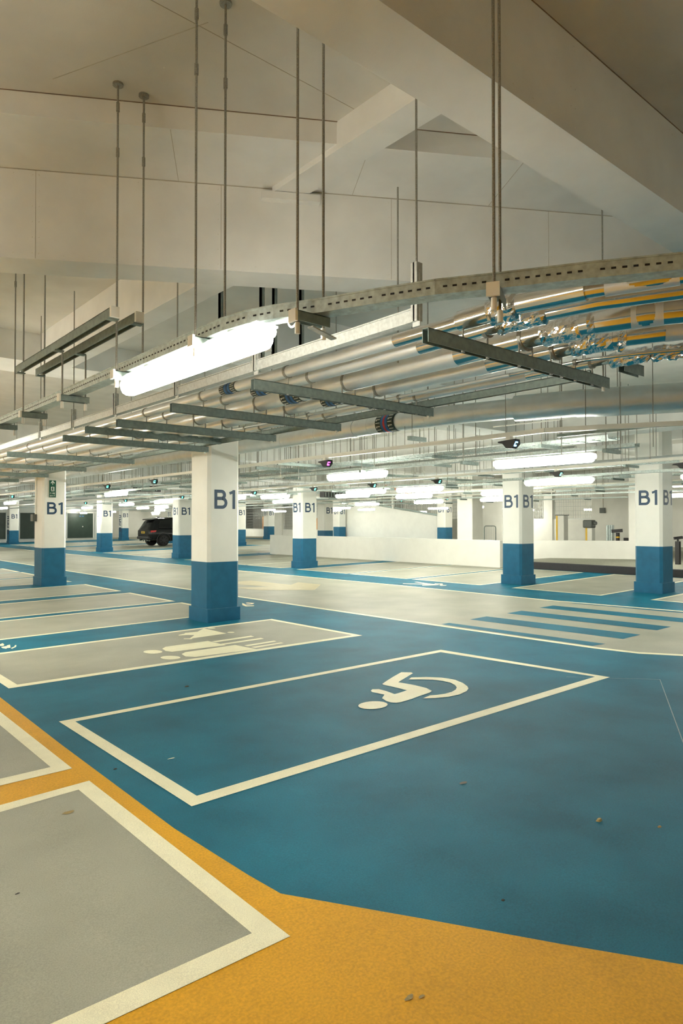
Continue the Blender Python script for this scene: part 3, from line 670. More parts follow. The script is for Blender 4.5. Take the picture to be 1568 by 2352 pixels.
bright = make_lamp(-3.6, 2.3, 'added tubular lamp giving fill light to the car park', group='added fill lamps', lm='lamp2')  # added lamp out of view; stronger pattern for copies brightening the distance
index_kids()
LAMPS = [
 (7.52, 7.62, 'lit lamp above the column right of the large column'), (7.55, 4.08, 'lit lamp above the column left of the black kerb, second largest'),
 (7.3, 17.3, 'lit lamp above the column beside the black car'), (7.4, 28.3, 'short-looking lit lamp above the far left column'),
 (11.55, 6.3, 'lit lamp between the two right columns'), (11.75, 10.1, 'lit lamp above the right end of the ramp wall, nearest'),
 (11.75, 11.98, 'lit lamp above the small column at the left end of the ramp wall'), (13.2 - .2, 13.9, 'lit lamp over the middle of the ramp wall, left of its neighbour'),
 (14.85, 13.2, 'lit lamp over the middle of the ramp wall, right of its neighbour'), (14.8, 19.8, 'small lit lamp left of the column before the parapet, lower one'),
 (11.75, 16.05, 'lit lamp left of the column before the parapet, upper one'), (11.4, 17.9, 'lit lamp just right of the large column'),
 (11.9, 27.5, 'lit lamp above the small column with stencilled lettering'), (11.4, 22.9, 'lit lamp left of the large column, upper one above the car'),
 (15.5, 33.9, 'lit lamp above the tail of the black car'), (15.4, 31.4, 'lit lamp above the roof of the black car'),
 (12.9, 35.0, 'lit lamp over the dark green door'), (19.4, 16.7, 'lit lamp left of the small column by the ramp wall right end'),
 (19.5, 20.3, 'lit lamp over the bright left part of the ramp wall'), (14.95, 10.0, 'lit lamp between the blank pillar and the right column, upper one'),
 (19.05, 13.2, 'lit lamp between the blank pillar and the right column, lower one'), (12.1, 3.5, 'lit lamp cut by the right edge of the photo'),
 (9.8, 39.0, 'lit lamp at the far left edge behind the columns')]
for x, y, lab in LAMPS:
    c = copy_tree(bright if x > 13.5 or y > 25 else big); c.location = (x, y + .78, H(.735)); c['label'] = lab; c['group'] = 'tubular ceiling lamps'
FILL = [(1.565, -5.5), (-3.6, 9), (-3.5, 18), (12, -1.5), (15.5, -1), (20, 3), (20, 8),  # lamps added for fill light, out of view and among the distant rows
        (7.4, 22.8), (7.4, 34.5), (7.4, 45), (15.4, 44), (15.4, 52), (11.6, 50), (19.3, 32), (19.4, 40), (19.4, 48), (23.8, 27), (23.8, 34), (23.8, 42), (23.8, 50),
        (27.5, 21), (27.5, 29), (27.5, 38), (27.5, 48), (31.5, 10), (32.5, 22), (32.5, 42), (32.5, 52), (38, 12), (38, 20), (38, 28), (38, 38), (38, 46), (38, 54), (1.565, 8.6), (1.565, 10.4), (1.565, 12.2), (-1.6, 9.2), (-1.6, 11.5),  (1.565, 16.8), (1.565, 21.4), (1.565, 27), (-3.6, 13.5),(4.0, 26), (4.0, 36), (28.3, 24), (28.3, 33), (36.5, 16), (36.5, 24), (36.5, 33), (21, 6), (-3, 30), (1.5, 33), (0, 45), (28, 59), (20, 55.5)]
for i, (x, y) in enumerate(FILL):
    c = copy_tree(bright if x > 13.5 or y > 25 else big); c.location = (x, y + .78, H(.735)); c['label'] = 'added tubular lamp giving fill light to the car park'
    c['group'] = 'added fill lamps'

# ------------------------------------------------------------------ pipe rack
rack = thing('pipe_rack', (3.5, 6, H(.96)), 'grey steel trapeze rack carrying the silver pipes across the middle', 'pipe rack')
def strut_bar(y, x0=2.62, x1=4.52, h=.985, sk_=0):
    mb = MB(); mb.channel((x0, y, H(h)), (x1, y + sk_, H(h)), .045, .075, .004, False); mb.build('cross_channel', M['strut'], rack)
SY = [2.38, 4.03, 5.30, 6.47, 8.05, 10.45, 12.6, 14.8, 17.0, 19.4]
for y in SY: strut_bar(y)
strut_bar(7.55, 2.70, 4.42, 1.04)
strut_bar(2.20, 4.38, 4.66, 1.06)
mb = MB(); mb.bar((2.52, 2.35, H(1.055)), (2.52, 24, H(1.055)), .055, .062); mb.bar((2.52, 2.35, H(1.09)), (2.52, 24, H(1.09)), .07, .006); mb.build('side_rail', M['galv_light'], rack)
mb = MB(); mb.channel((4.44, 2.45, H(1.05)), (4.44, 24, H(1.05)), .045, .06, .004, False); mb.build('side_rail', M['strut'], rack)
for i, y in enumerate((2.33, 3.80, 4.95, 6.2, 7.35, 8.5, 10.6, 12.7)):
    mb = MB(); mb.channel((2.50, y, H(1.02)), (2.50, y, H(1.32 if i == 0 else 1.22)), .05, .05, .005); 
    mb.bar((2.50, y, H(1.02)), (2.50, y, H(1.32 if i == 0 else 1.22)), .042, .042); mb.build('post', M['galv_light'], rack)
    if i != 1: rod(rack, 2.50, y, H(1.2), CEIL)
for y in SY: rod(rack, 4.47, y, H(.96), CEIL); 
for y in SY:
    mb = MB(); mb.tube([(4.47, y, H(.925)), (4.47, y, H(.955))], .012, 8); mb.build('rod_cap', M['plug'], rack)
# dark vertical channels hanging behind the rack
for (x, y, z0, lab) in ((3.39, 4.47, 1.40, 'dark vertical channel right of the big lamp'), (3.08, 5.26, 1.6, 'dark vertical channel above the left part of the big lamp'), (3.14, 4.69, 1.35, 'dark double vertical channel over the right end of the lamp'), (3.22, 4.62, 1.35, 'narrow dark vertical channel beside the double one')):
    mb = MB(); mb.channel((x, y, H(z0)), (x, y, CEIL if y > 3.97 else H(1.76) if False else CEIL), .06, .05, .005, False)
    tag(mb.build('drop_channel', M['strut'], origin=(x, y, H(z0))), lab, 'steel channel', 'vertical drop channels')

# pipes on the rack
def pipe(name, path, r, m, label, cat='pipe', group='foil jacketed pipes on the rack'):
    t = thing(name, (path[1][0], path[1][1], path[1][2] - (r if not isinstance(r, list) else r[1])), label, cat, group)
    if group:
        k = 2
        mb = MB(); mb.tube(path[:k], r * 1.14, 24); mb.build('satin_jacket', M['foil_sat'], t)
        mb = MB(); mb.tube(path[k - 1:], [r * 1.14] + [r] * (len(path) - k), 24); mb.build('foil_jacket', M[m], t)
    else:
        mb = MB(); mb.tube(path, r, 24); mb.build('jacket', M[m], t)
    return t
def zz(pts, h): return [(x, y, H(h)) for x, y in pts]
PIPES = [
 ('p1', [(2.93, 26), (2.93, 2.9), (2.93, 2.12), (2.98, 1.75), (3.10, 1.38), (3.30, .95), (4.0, -.3)], 1.12, .037, 'upper small foil pipe, leftmost on the rack'),
 ('p2', [(3.15, 26), (3.15, 2.9), (3.13, 2.12), (3.19, 1.72), (3.34, 1.36), (3.52, 1.0), (4.2, -.2)], 1.115, .040, 'second small foil pipe from the left on the rack'),
 ('B1', [(3.53, 26), (3.53, 2.9), (3.52, 2.28), (3.54, 1.98), (3.62, 1.68), (3.78, 1.38), (4.5, .2)], 1.13, .066, 'thickest foil pipe in the middle of the rack'),
 ('B2', [(3.87, 26), (3.87, 2.9), (3.87, 2.25), (3.91, 1.98), (4.0, 1.72), (4.18, 1.4), (4.9, .2)], 1.12, .058, 'thick foil pipe right of the thickest one'),
 ('p5', [(4.10, 26), (4.10, 2.9), (4.10, 2.3), (4.2, 2.0), (4.3, 1.8), (5.1, .5)], 1.075, .012, 'bare thin pipe between the thick and the small foil pipe'),
 ('p6', [(4.32, 26), (4.32, 2.9), (4.31, 2.2), (4.33, 1.98), (4.42, 1.74), (4.60, 1.45), (5.3, .3)], 1.10, .028, 'small foil pipe, rightmost on the rack')]
PO = {}
for key, pts, h, r, lab in PIPES:
    t = pipe('insulated_pipe', zz(pts, h), r, 'foil', lab); PO[key] = t
    for y in SY:                     # clamp ring with its stud and nut
        x = pts[0][0] if y > 3 else pts[1][0]
        mb = MB(); mb.tube([(x, y - .012, H(h)), (x, y + .012, H(h))], r * 1.14 + .006, 18, True, False)
        z0 = H(1.02) - .012
        for s_ in ((-1, 1) if r > .05 else (0,)):
            mb.tube([(x + s_ * (r + .004), y, z0 - .03), (x + s_ * (r + .004), y, H(h))], .006, 6)
            mb.tube([(x + s_ * (r + .004), y, z0 - .062), (x + s_ * (r + .004), y, z0 - .045)], .012, 6)
        mb.build('pipe_clamp', M['rod'], t)
def band(t, x, y, h, r, L_=.26, mid='band_blue'):
    if y < 6: r *= 1.14
    ring = lambda a, b, e, m, nm: MB().tube([(x, a, H(h)), (x, b, H(h))], r + e, 24, True).build(nm, M[m], t)
    s = L_ / 5
    ring(y, y + 2 * s, .0025, 'band_dark', 'flow_label'); ring(y + 3 * s, y + 5 * s, .0025, 'band_dark', 'flow_label')
    ring(y + 1.6 * s, y + 3.4 * s, .004, 'band_blue', 'blue_band')
    ring(y + 2.25 * s, y + 2.75 * s, .0055, mid, 'centre_band')
    mb = MB(); n = 16
    for yy in (y + .8 * s, y + 4.2 * s):
        for k in range(n):
            a = 2 * math.pi * k / n; rr = r + .0035; c_ = Vector((x + math.cos(a) * rr, yy, H(h) + math.sin(a) * rr)); tn = Vector((-math.sin(a), 0, math.cos(a)))
            w_ = 2 * math.pi * r / n * .22
            mb.bar(c_ - Vector((0, .55 * s, 0)), c_ + Vector((0, .55 * s, 0)), .002 if False else w_, .0025, up=(math.cos(a), 0, math.sin(a)))
            if k % 2: mb.bar(c_ + tn * w_ + Vector((0, .3 * s, 0)), c_ + tn * w_ + Vector((0, .5 * s, 0)), w_ * 2, .0025, up=(math.cos(a), 0, math.sin(a)))
    mb.build('label_lettering', M['band_mark'], t)
band(PO['p1'], 2.93, 4.72, 1.12, .037, .24, 'navy'); band(PO['p2'], 3.15, 4.55, 1.115, .040, .26, 'navy'); band(PO['B1'], 3.53, 4.62, 1.13, .066, .26, 'navy'); band(PO['B2'], 3.87, 4.52, 1.12, .058, .22, 'navy'); band(PO['p6'], 4.32, 4.42, 1.10, .028, .20)
# crumpled foil joints right of the first cross channel
def crumple(t, path, r, seed, amp=.010, n=26, step=.018):
    rnd = random.Random(seed); P_ = [Vector(p) for p in path]; out = []; tot = sum((P_[i + 1] - P_[i]).length for i in range(len(P_) - 1)); k = 0; d = 0
    for i in range(len(P_) - 1):
        L_ = (P_[i + 1] - P_[i]).length; m_ = max(2, int(L_ / step))
        for j in range(m_ + (1 if i == len(P_) - 2 else 0)): out.append(P_[i].lerp(P_[i + 1], j / m_))
    mb = MB(); vs = []
    for i, p in enumerate(out):
        t0 = (out[min(i + 1, len(out) - 1)] - out[max(i - 1, 0)]).normalized(); x = t0.cross(Vector((0, 0, 1))).normalized(); y = x.cross(t0)
        e = .35 if i in (0, len(out) - 1) else 1; cl = .55 if i in (0, len(out) - 1) else 1
        for a_ in range(n):
            an = 2 * math.pi * a_ / n; rr = r * cl + rnd.uniform(-amp, amp) * e + amp * .8 * math.sin(3 * an + i * .9)
            vs.append(p + x * math.cos(an) * rr + y * math.sin(an) * rr)
    fs = [(i * n + k, i * n + (k + 1) % n, (i + 1) * n + (k + 1) % n, (i + 1) * n + k) for i in range(len(out) - 1) for k in range(n)]
    mb.add(vs, fs); mb.build('crumpled_foil_joint', M['crumple'], t)
crumple(PO['p1'], zz([(2.93, 2.20), (2.935, 2.02)], 1.125), .072, 1, .005)
for a_, b_, r_ in (((2.93, 2.40), (2.93, 2.17), .056), ((2.93, 2.02), (3.0, 1.68), .052)):
    MB().tube(zz([a_, b_], 1.125), r_, 24).build('wide_sleeve', M['foil'], PO['p1'])
crumple(PO['p2'], zz([(3.13, 2.30), (3.14, 1.98)], 1.11), .052, 2, .0025)
crumple(PO['B1'], zz([(3.53, 2.26), (3.53, 2.14), (3.55, 1.99)], 1.13), .078, 3, .003)
crumple(PO['B1'], zz([(3.55, 2.0), (3.58, 1.93)], 1.13), .086, 4, .009)
crumple(PO['B2'], zz([(3.87, 2.28), (3.89, 2.1), (3.92, 1.99)], 1.12), .070, 5, .003)
crumple(PO['B2'], zz([(3.90, 2.0), (3.94, 1.94)], 1.12), .078, 6, .009)
crumple(PO['p6'], zz([(4.31, 2.25), (4.31, 2.12), (4.33, 1.98)], 1.09), .050, 7, .005)
crumple(PO['p6'], zz([(4.33, 1.98), (4.38, 1.86), (4.44, 1.78)], 1.09), .046, 8, .008)
for key, q in (('p1', ((3.03, 1.60), (3.14, 1.30))), ('B1', ((3.60, 1.75), (3.66, 1.60))), ('B2', ((3.99, 1.74), (4.05, 1.63)))):
    r_ = {'p1': .042, 'B1': .068, 'B2': .060}[key]; h_ = {'p1': 1.12, 'B1': 1.13, 'B2': 1.12}[key]
    MB().tube(zz(q, h_), r_, 24).build('jacket_overlap', M['foil_sat'], PO[key])

# ------------------------------------------------------------------ low big pipe beyond the rack
LP = [(6.62, 40), (6.45, 19), (6.48, 10.4), (6.47, 6.5), (6.62, 5.3), (6.78, 4.72), (7.0, 4.08), (7.12, 3.9), (7.55, 3.1), (8.6, 1.0)]
t = thing('large_pipe', (6.47, 7, H(1.24)), 'large satin silver duct pipe running behind the large column', 'pipe')
mb = MB(); mb.tube(zz(LP[:6], 1.36), .122, 32); mb.build('jacket', M['foil_sat'], t)
mb = MB(); mb.tube(zz(LP[5:8], 1.36), .152, 32); mb.build('wide_jacket', M['foil_sat'], t)
mb = MB(); mb.tube(zz(LP[7:], 1.36), .162, 32); mb.build('wide_jacket', M['foil_sat'], t)
mb = MB(); mb.tube(zz([(7.02, 4.06), (7.12, 3.90)], 1.36), .157, 32); mb.build('elbow_ring', M['foil_sat'], t)
def on(path, y):
    for i in range(len(path) - 1):
        (x0, y0), (x1, y1) = path[i], path[i + 1]
        if y1 <= y <= y0: k = (y - y0) / (y1 - y0); return x0 + (x1 - x0) * k, Vector((x1 - x0, y1 - y0)).normalized()
for y in (5.2, 5.9, 6.9, 7.25, 8.1, 9.0, 10.6, 12.2, 13.4, 14.1, 15.4, 16.9, 18.2, 20.5, 23):
    x, d = on(LP, y); mb = MB(); w_ = .012 if y not in (7.25, 14.1, 18.2) else .05
    mb.tube([(x - d.x * w_, y - d.y * w_, H(1.36)), (x + d.x * w_, y + d.y * w_, H(1.36))], .1245 if w_ < .02 else .130, 32); mb.build('joint_ring', M['foil_sat'], t)
band(t, 6.47, 6.36, 1.36, .1235, .34, 'band_red')
for y in (4.0, 5.5, 7.25, 9.2, 11.4, 14.1, 16.5, 18.9, 22, 26):
    x, d = on(LP, y) if y > 4.05 else (7.06, None)
    rod(t, x, y, H(1.47), CEIL)
mb = MB(); mb.tube([(7.0, 5.2, H(1.215)), (7.03, 4.3, H(1.205)), (7.06, 4.15, H(1.23))], .009, 8); mb.build('drain_tube', M['pvc'], t)

# ------------------------------------------------------------------ white conduits with parking sensors
def conduit(pts, h, label, rods):
    t = thing('conduit', (pts[1][0], pts[1][1], H(h) - .03), label, 'conduit')
    a = [Vector((*p, H(h))) for p in pts]; mb = MB()
    for i in range(len(a) - 1): mb.bar(a[i], a[i + 1] + (a[i + 1] - a[i]).normalized() * .02, .055, .05)
    mb.build('trunking', M['pvc'], t)
    for x, y in rods: rod(t, x, y, H(h), CEIL, .004)
conduit([(6.42, 40), (6.42, 9), (6.42, 4.1), (6.62, 3.6), (6.95, 3.0), (8.2, .6)], 1.0, 'white trunking carrying the magenta and blue lit sensors', [(6.42, y) for y in (4.6, 6.2, 7.9, 9.6, 12, 14.6, 17, 20, 24, 28)])
conduit([(11.1, 44), (11.1, 10), (11.0, 6.2), (10.8, 4.6), (10.9, 3.4), (12.2, 1.2)], 1.0, 'white trunking with green lit sensors in front of the ramp', [(11.1, y) for y in (9, 11, 13, 15, 18, 21, 25)])
conduit([(19.4, 50), (19.4, 12)], 1.0, 'thin white trunking in front of the ramp wall', [(19.4, y) for y in (13, 17, 22)])
def make_sensor(x, y, h, led, label, flip=1):
    t = thing('parking_sensor', (x, y, H(h) - .06), label, 'sensor', 'parking guidance sensors')
    z = H(h)
    mb = MB(); mb.box(x - .03, x + .03, y - .03, y + .03, z + .0, z + .075); mb.build('mount', M['pvc'], t)
    mb = MB(); f = flip
    prof = [(-.13, .0), (.11, .012), (.12, -.045), (.06, -.095), (-.02, -.085), (-.07, -.03), (-.13, -.018)]
    mb.prism([(x - .045, y - f * a, z + b) for a, b in prof], (.09, 0, 0)); mb.build('housing', M['dark'], t, bevel=.006)
    mb = MB(); mb.bar((x - .03, y - f * .094, z - .072), (x - .03, y - f * .122, z - .022), .04, .006)
    mb.build('light_strip', M[led], t)
    return t
s0 = make_sensor(6.42, 7.86, .93, 'pink_led', 'black ceiling sensor with a magenta light')
s1 = make_sensor(6.42, 4.55, .93, 'blue_led', 'black ceiling sensor with a blue light, largest of the sensors')
s2 = make_sensor(10.9, 4.5, .93, 'blue_led', 'sensor with a blue light on the trunking right of the rightmost column')
s3 = make_sensor(6.42, 13.8, .93, 'green_led', 'green lit sensor above the black car, nearest of those left of the large column')
index_kids()
for x, y, lab in ((6.42, 16.45, 'green lit sensor left of the one above the car'), (6.42, 24.9, 'green lit sensor at the far left edge'), (11.05, 6.8, 'green lit sensor between the two right columns'), (11.1, 9.75, 'green lit sensor right of the orange brown bar'),
                  (11.1, 11.8, 'green lit sensor left of the orange brown bar'), (11.1, 14.1, 'green lit sensor in front of the column right of the large column'), (11.1, 17.0, 'green lit sensor just right of the large column'), (11.1, 21.6, 'green lit sensor just left of the large column'),
                  (11.1, 26.5, 'tiny green lit sensor above the car roof'), (11.1, 31.0, 'tiny green lit sensor on the column left of the car'), (11.1, 36.5, 'tiny green lit sensor right of the exit sign column'), (19.4, 19, 'tiny green lit sensor at the left end of the ramp wall'), (19.4, 16.6, 'tiny green lit sensor over the ramp wall'), (19.4, 26, 'tiny green lit sensor above the left end of the parapet')):
    c = copy_tree(s3); c.location = (x, y, H(.93) - .06); c['label'] = lab
# ------------------------------------------------------------------ farther trays with brackets and rods
def run(x, y0, y1, h, w, step, label, kind='tray', mname='galv', ph=0.):
    t = thing('cable_tray' if kind != 'pipe' else 'service_pipe', (x, (y0 + y1) / 2, H(h)), label, 'cable tray' if kind != 'pipe' else 'pipe')
    mb = MB(); z = H(h)
    if kind == 'pipe': mb.tube([(x, y0, z), (x, y1, z)], w, 14)
    else:
        for s_ in (-1, 1): mb.bar((x + s_ * w / 2, y0, z + .02), (x + s_ * w / 2, y1, z + .02), .006, .045)
        if kind == 'tray': mb.bar((x, y0, z), (x, y1, z), w, .004)
        else:
            k = y0
            while k < min(y1, y0 + 26): mb.bar((x - w / 2, k, z), (x + w / 2, k, z), .012, .012); k += .22
            for s_ in (-.25, .25): mb.bar((x + s_ * w, y0, z), (x + s_ * w, y1, z), .008, .008)
    mb.build('channel', M[mname], t)
    y = y0 + ph + .3
    while y < min(y1, 30):
        ww = max(w, .1)
        mb = MB(); mb.bar((x - ww / 2 - .12, y, z - .03), (x + ww / 2 + .12, y, z - .03), .045, .045); mb.build('bracket', M['strut'], t)
        rod(t, x - ww / 2 - .08, y, z - .05, CEIL, .0065); rod(t, x + ww / 2 + .08, y, z - .05, CEIL, .0065)
        y += step
run(7.52, 3.6, 40, .865, .12, 2.1, 'lamp-carrying cable tray along the near side of the traffic lane')
run(8.15, 4.2, 40, 1.06, .30, 1.9, 'wide basket tray beside the lamp-carrying tray', 'basket', ph=.6)
run(8.9, 5.0, 40, 1.02, .22, 2.2, 'second basket tray over the traffic lane', 'basket', 'galv_light', .2)
run(9.65, 5.6, 40, 1.16, .05, 2.0, 'bare service pipe over the traffic lane', 'pipe', 'galv_light', .9)
run(11.65, 3.0, 46, .865, .12, 2.0, 'lamp-carrying cable tray along the far side of the traffic lane', ph=.5)
run(12.5, 4.0, 46, 1.10, .30, 1.7, 'basket tray above the far row of bays', 'basket', ph=.1)
run(13.2, 5.0, 46, 1.22, .08, 2.1, 'silver pipe above the far row of bays', 'pipe', 'foil_sat', .7)
run(15.2, 3.0, 50, .865, .12, 2.0, 'lamp-carrying cable tray above the far bays', ph=.9)
run(16.3, 4.0, 50, 1.12, .35, 1.8, 'broad basket tray near the parapet', 'basket', ph=.4)
run(17.2, 4.0, 50, 1.02, .06, 2.3, 'white service pipe near the parapet', 'pipe', 'pvc', .2)
run(19.2, 4.0, 54, .865, .12, 2.2, 'lamp-carrying cable tray beyond the parapet', ph=.3)
run(20.6, 4.0, 54, 1.05, .35, 2.0, 'broad basket tray beyond the parapet', 'basket', ph=.8)
run(25.0, 4.0, 56, .95, .25, 2.4, 'distant cable tray in front of the ramp', ph=.1)
# cross runs
def cross(y, x0, x1, h, label, m='strut', w=.041, hh=.05, step=.6, cat='steel channel', name='hanging_channel'):
    t = thing(name, ((x0 + x1) / 2, y, H(h)), label, cat)
    mb = MB(); mb.bar((x0, y, H(h)), (x1, y, H(h)), w, hh); mb.build('channel', M[m], t)
    k = x0 + .06
    while k < x1: rod(t, k, y, H(h) - .25 if step < .7 else H(h), CEIL, .004); k += step
cross(10.15 - .02, 6.66, 7.8, 1.0 - .02, 'left one of two hung channels right of the large column', step=.35)
cross(9.3, 6.55, 7.72, 1.0, 'right one of two hung channels right of the large column', step=.38)
cross(5.5, 5.76, 6.05, 1.0, 'short channel stub below the large silver pipe', step=.8)
cross(14.9, 7.0, 12.6, 1.12, 'silver cross pipe above the lane', 'galv_light', .06, .06, 1.1, 'pipe', 'service_pipe')
cross(20.9, 5.6, 13.5, 1.15, 'farther silver cross pipe above the lane', 'galv_light', .06, .06, 1.2, 'pipe', 'service_pipe')
cross(12.2, 12, 20, 1.2, 'cross channel toward the parapet', 'strut', .05, .06, 1.0)
cross(24.0, 6, 20, 1.05, 'far cross tray behind the large column', 'galv', .3, .05, 1.5, 'cable tray', 'cable_tray')
t = thing('hanging_channel', (6.93, 3.67, H(1.0)), 'long thin channel hung below the silver pipe at the right', 'steel channel')
mb = MB(); mb.bar((6.93, 4.25, H(1.0)), (6.93, 3.1, H(1.0)), .03, .035); mb.build('channel', M['strut'], t)
for y in (4.2, 3.9, 3.5, 3.15): rod(t, 6.93, y, H(.78), CEIL, .005)
# orange brown sloping bar
mb = MB(); mb.bar((12.9, 13.2, H(1.0)), (14.6, 13.75, H(.83)), .05, .05)
t = thing('sloping_bar', (13.7, 13.5, H(.9)), 'orange brown sloping steel bar above the ramp wall', 'steel bar'); mb.build('bar', M['rust'], t)
rod(t, 13.0, 13.23, H(1.0), CEIL, .005); rod(t, 14.5, 13.72, H(.85), CEIL, .005)
# dark louvre boxes and duct end
for (x, y, h, lab) in ((9.0, 19.6, .95, 'black louvred box above the column left of the large column'), (14.4, 17.2, .83, 'black louvred box right of the column before the parapet'), (14.9, 28, 1.0, 'dark louvred box left of the exit sign column')):
    t = thing('vent_box', (x, y, H(h)), lab, 'vent')
    mb = MB(); mb.box(x - .5, x + .3, y - .12, y + .12, H(h), H(h) + .18); mb.build('case', M['dark'], t)
    mb = MB()
    for k in range(6): mb.box(x - .46 + k * .12, x - .43 + k * .12, y - .13, y - .12, H(h) + .02, H(h) + .16)
    mb.build('louvre', M['strut'], t)
    for q in (x - .45, x + .25): rod(t, q, y, H(h) + .18, CEIL, .005)
t = thing('duct_end', (11.9, 16.2, H(1.0)), 'round grey duct end above the column right of the large column', 'duct')
mb = MB(); mb.tube([(11.35, 16.55, H(1.02)), (11.9, 16.1, H(1.02))], .09, 20); mb.build('duct', M['galv_light'], t)
rod(t, 11.6, 16.35, H(1.1), CEIL, .005)
# loose rods seen against the ceiling between beams
for i, (x, y, z, lab) in enumerate(((3.35, 3.3, 1.12, 'thin hanging rod just right of the double white rod caps'), (1.47, 7.0, .9, 'left one of the far rods at the left edge'))):
    t = thing('hanging_rod', (x, y, H(z)), lab, 'rod'); rod(t, x, y, H(z), CEIL, .006)

# ------------------------------------------------------------------ black car
def make_car(X, Y, label):
    z0 = fz(X + 1, Y); car = thing('car', (X + 2.4, Y, z0), label, 'car')
    ST = [ # x, zbottom, zbelt, zroof, half width at belt, half width of roof
     (0.00, .50, .98, 1.00, .78, .60), (.05, .42, 1.02, 1.08, .90, .66), (.16, .38, 1.05, 1.28, .95, .68), (.34, .36, 1.06, 1.56, .97, .66), (.52, .36, 1.07, 1.70, .98, .66), (.9, .34, 1.08, 1.765, .99, .67),
     (1.6, .32, 1.08, 1.79, .99, .68), (2.3, .32, 1.08, 1.78, .99, .67), (2.75, .32, 1.08, 1.72, .99, .65), (3.15, .32, 1.08, 1.50, .985, .62), (3.5, .33, 1.08, 1.20, .98, .62), (3.7, .34, 1.06, 1.09, .97, .70), (4.3, .36, 1.00, 1.03, .94, .68), (4.65, .38, .90, .92, .86, .6), (4.82, .45, .78, .80, .72, .5)]
    mb = MB(); rings = []
    for (x, zb, zt, zr, w, wr) in ST:
        R_ = [(0, zb), (w * .82, zb), (w * .97, zb + .10), (w, zb + (zt - zb) * .55), (w * .985, zt - .04), (w * .95, zt)]
        if zr - zt > .1: R_ += [(w * .93, zt + .02), (wr + .04, zr - .09), (wr - .06, zr - .01), (0, zr)]
        else: R_ += [(w * .92, zt + .005), (w * .8, zr - .01), (w * .5, zr), (0, zr + .01)]
        full = [(a, b) for a, b in R_] + [(-a, b) for a, b in R_[-2:0:-1]]
        rings.append([(X + x, Y + a, z0 + b) for a, b in full])
    n = len(rings[0]); vs = [v for r in rings for v in r]
    fs = [(i * n + k, i * n + (k + 1) % n, (i + 1) * n + (k + 1) % n, (i + 1) * n + k) for i in range(len(rings) - 1) for k in range(n)]
    mb.add(vs, fs, True); mb.add(rings[0], [tuple(range(n))]); mb.add(rings[-1], [tuple(range(n))])
    body = mb.build('body', M['car'], car)
    for nm, xx in (('wheel', .93), ('wheel', 3.85)):
        for s_ in (-1, 1):
            yc = Y + s_ * .86
            mb = MB(); mb.tube([(X + xx, yc - s_ * .14, z0 + .37), (X + xx, yc + s_ * .10, z0 + .37), (X + xx, yc + s_ * .13, z0 + .37)], [.375, .375, .33], 28)
            w_ = mb.build('wheel', M['tyre'], car)
            mb = MB()
            for k in range(7):
                a = 2 * math.pi * k / 7; yy = yc + s_ * .135
                mb.bar((X + xx + .04 * math.cos(a), yy, z0 + .37 + .04 * math.sin(a)), (X + xx + .25 * math.cos(a), yy, z0 + .37 + .25 * math.sin(a)), .05, .02, up=(0, 1, 0))
            mb.tube([(X + xx + .26 * math.cos(a), yc + s_ * .13, z0 + .37 + .26 * math.sin(a)) for a in [2 * math.pi * q / 24 for q in range(25)]], .015, 6)
            mb.tube([(X + xx, yc + s_ * .12, z0 + .37), (X + xx, yc + s_ * .15, z0 + .37)], .05, 12)
            mb.build('rim', M['rim'], w_)
            # arch lip
            mb = MB(); mb.tube([(X + xx + .46 * math.cos(a), Y + s_ * .985, z0 + .37 + .44 * math.sin(a)) for a in [math.pi * q / 14 for q in range(-1, 16)]], .022, 6); mb.build('wheel_arch', M['dark'], car)
    for s_ in (-1, 1):
        pts = [(.62, 1.13), (.78, 1.60), (1.55, 1.68), (2.6, 1.64), (3.2, 1.32), (3.35, 1.13)]
        q = []
        for x, z in pts:
            k = (z - 1.08) / .62; w = .93 + (.70 - .93) * k * .98; q.append((X + x, Y + s_ * (w + .018), z0 + z))
        mb = MB(); mb.prism(q, (0, s_ * .006, 0)); mb.build('side_window', M['glass'], car)
        mb = MB(); mb.bar((X + 1.65, Y + s_ * .95, z0 + 1.12), (X + 1.69, Y + s_ * .77, z0 + 1.66), .07, .03); mb.build('window_pillar', M['dark'], car)
        mb = MB(); mb.hexa([(X + .02, Y + s_ * .62, z0 + .86), (X + .09, Y + s_ * .93, z0 + .86), (X + .40, Y + s_ * .985, z0 + .90), (X + .30, Y + s_ * .6, z0 + .9),
                            (X + .04, Y + s_ * .62, z0 + .98), (X + .10, Y + s_ * .93, z0 + .985), (X + .44, Y + s_ * .985, z0 + 1.0), (X + .30, Y + s_ * .6, z0 + 1.0)]); mb.build('tail_lamp', M['red'], car)
        mb = MB(); mb.bar((X + .02, Y + s_ * .66, z0 + .92), (X + .09, Y + s_ * .90, z0 + .92), .03, .03); mb.build('reversing_lamp', M['chrome'], car)
        mb = MB(); mb.box(X + .03, X + .07, Y + s_ * .8 - .07, Y + s_ * .8 + .07, z0 + .46, z0 + .50); mb.build('reflector', M['red'], car)
        mb = MB(); mb.tube([(X + .0, Y + s_ * .55, z0 + .36), (X + .2, Y + s_ * .55, z0 + .36)], .045, 12); mb.build('exhaust', M['chrome'], car)
        mb = MB(); mb.tube([(X + .9, Y + s_ * .62, z0 + 1.80), (X + 2.7, Y + s_ * .62, z0 + 1.79)], .015, 6); mb.build('roof_rail', M['dark'], car)
    mb = MB(); mb.prism([(X + .13, Y - .66, z0 + 1.12), (X + .13, Y + .66, z0 + 1.12), (X + .40, Y + .58, z0 + 1.58), (X + .40, Y - .58, z0 + 1.58)], (-.012, 0, .006)); mb.build('rear_window', M['glass'], car)
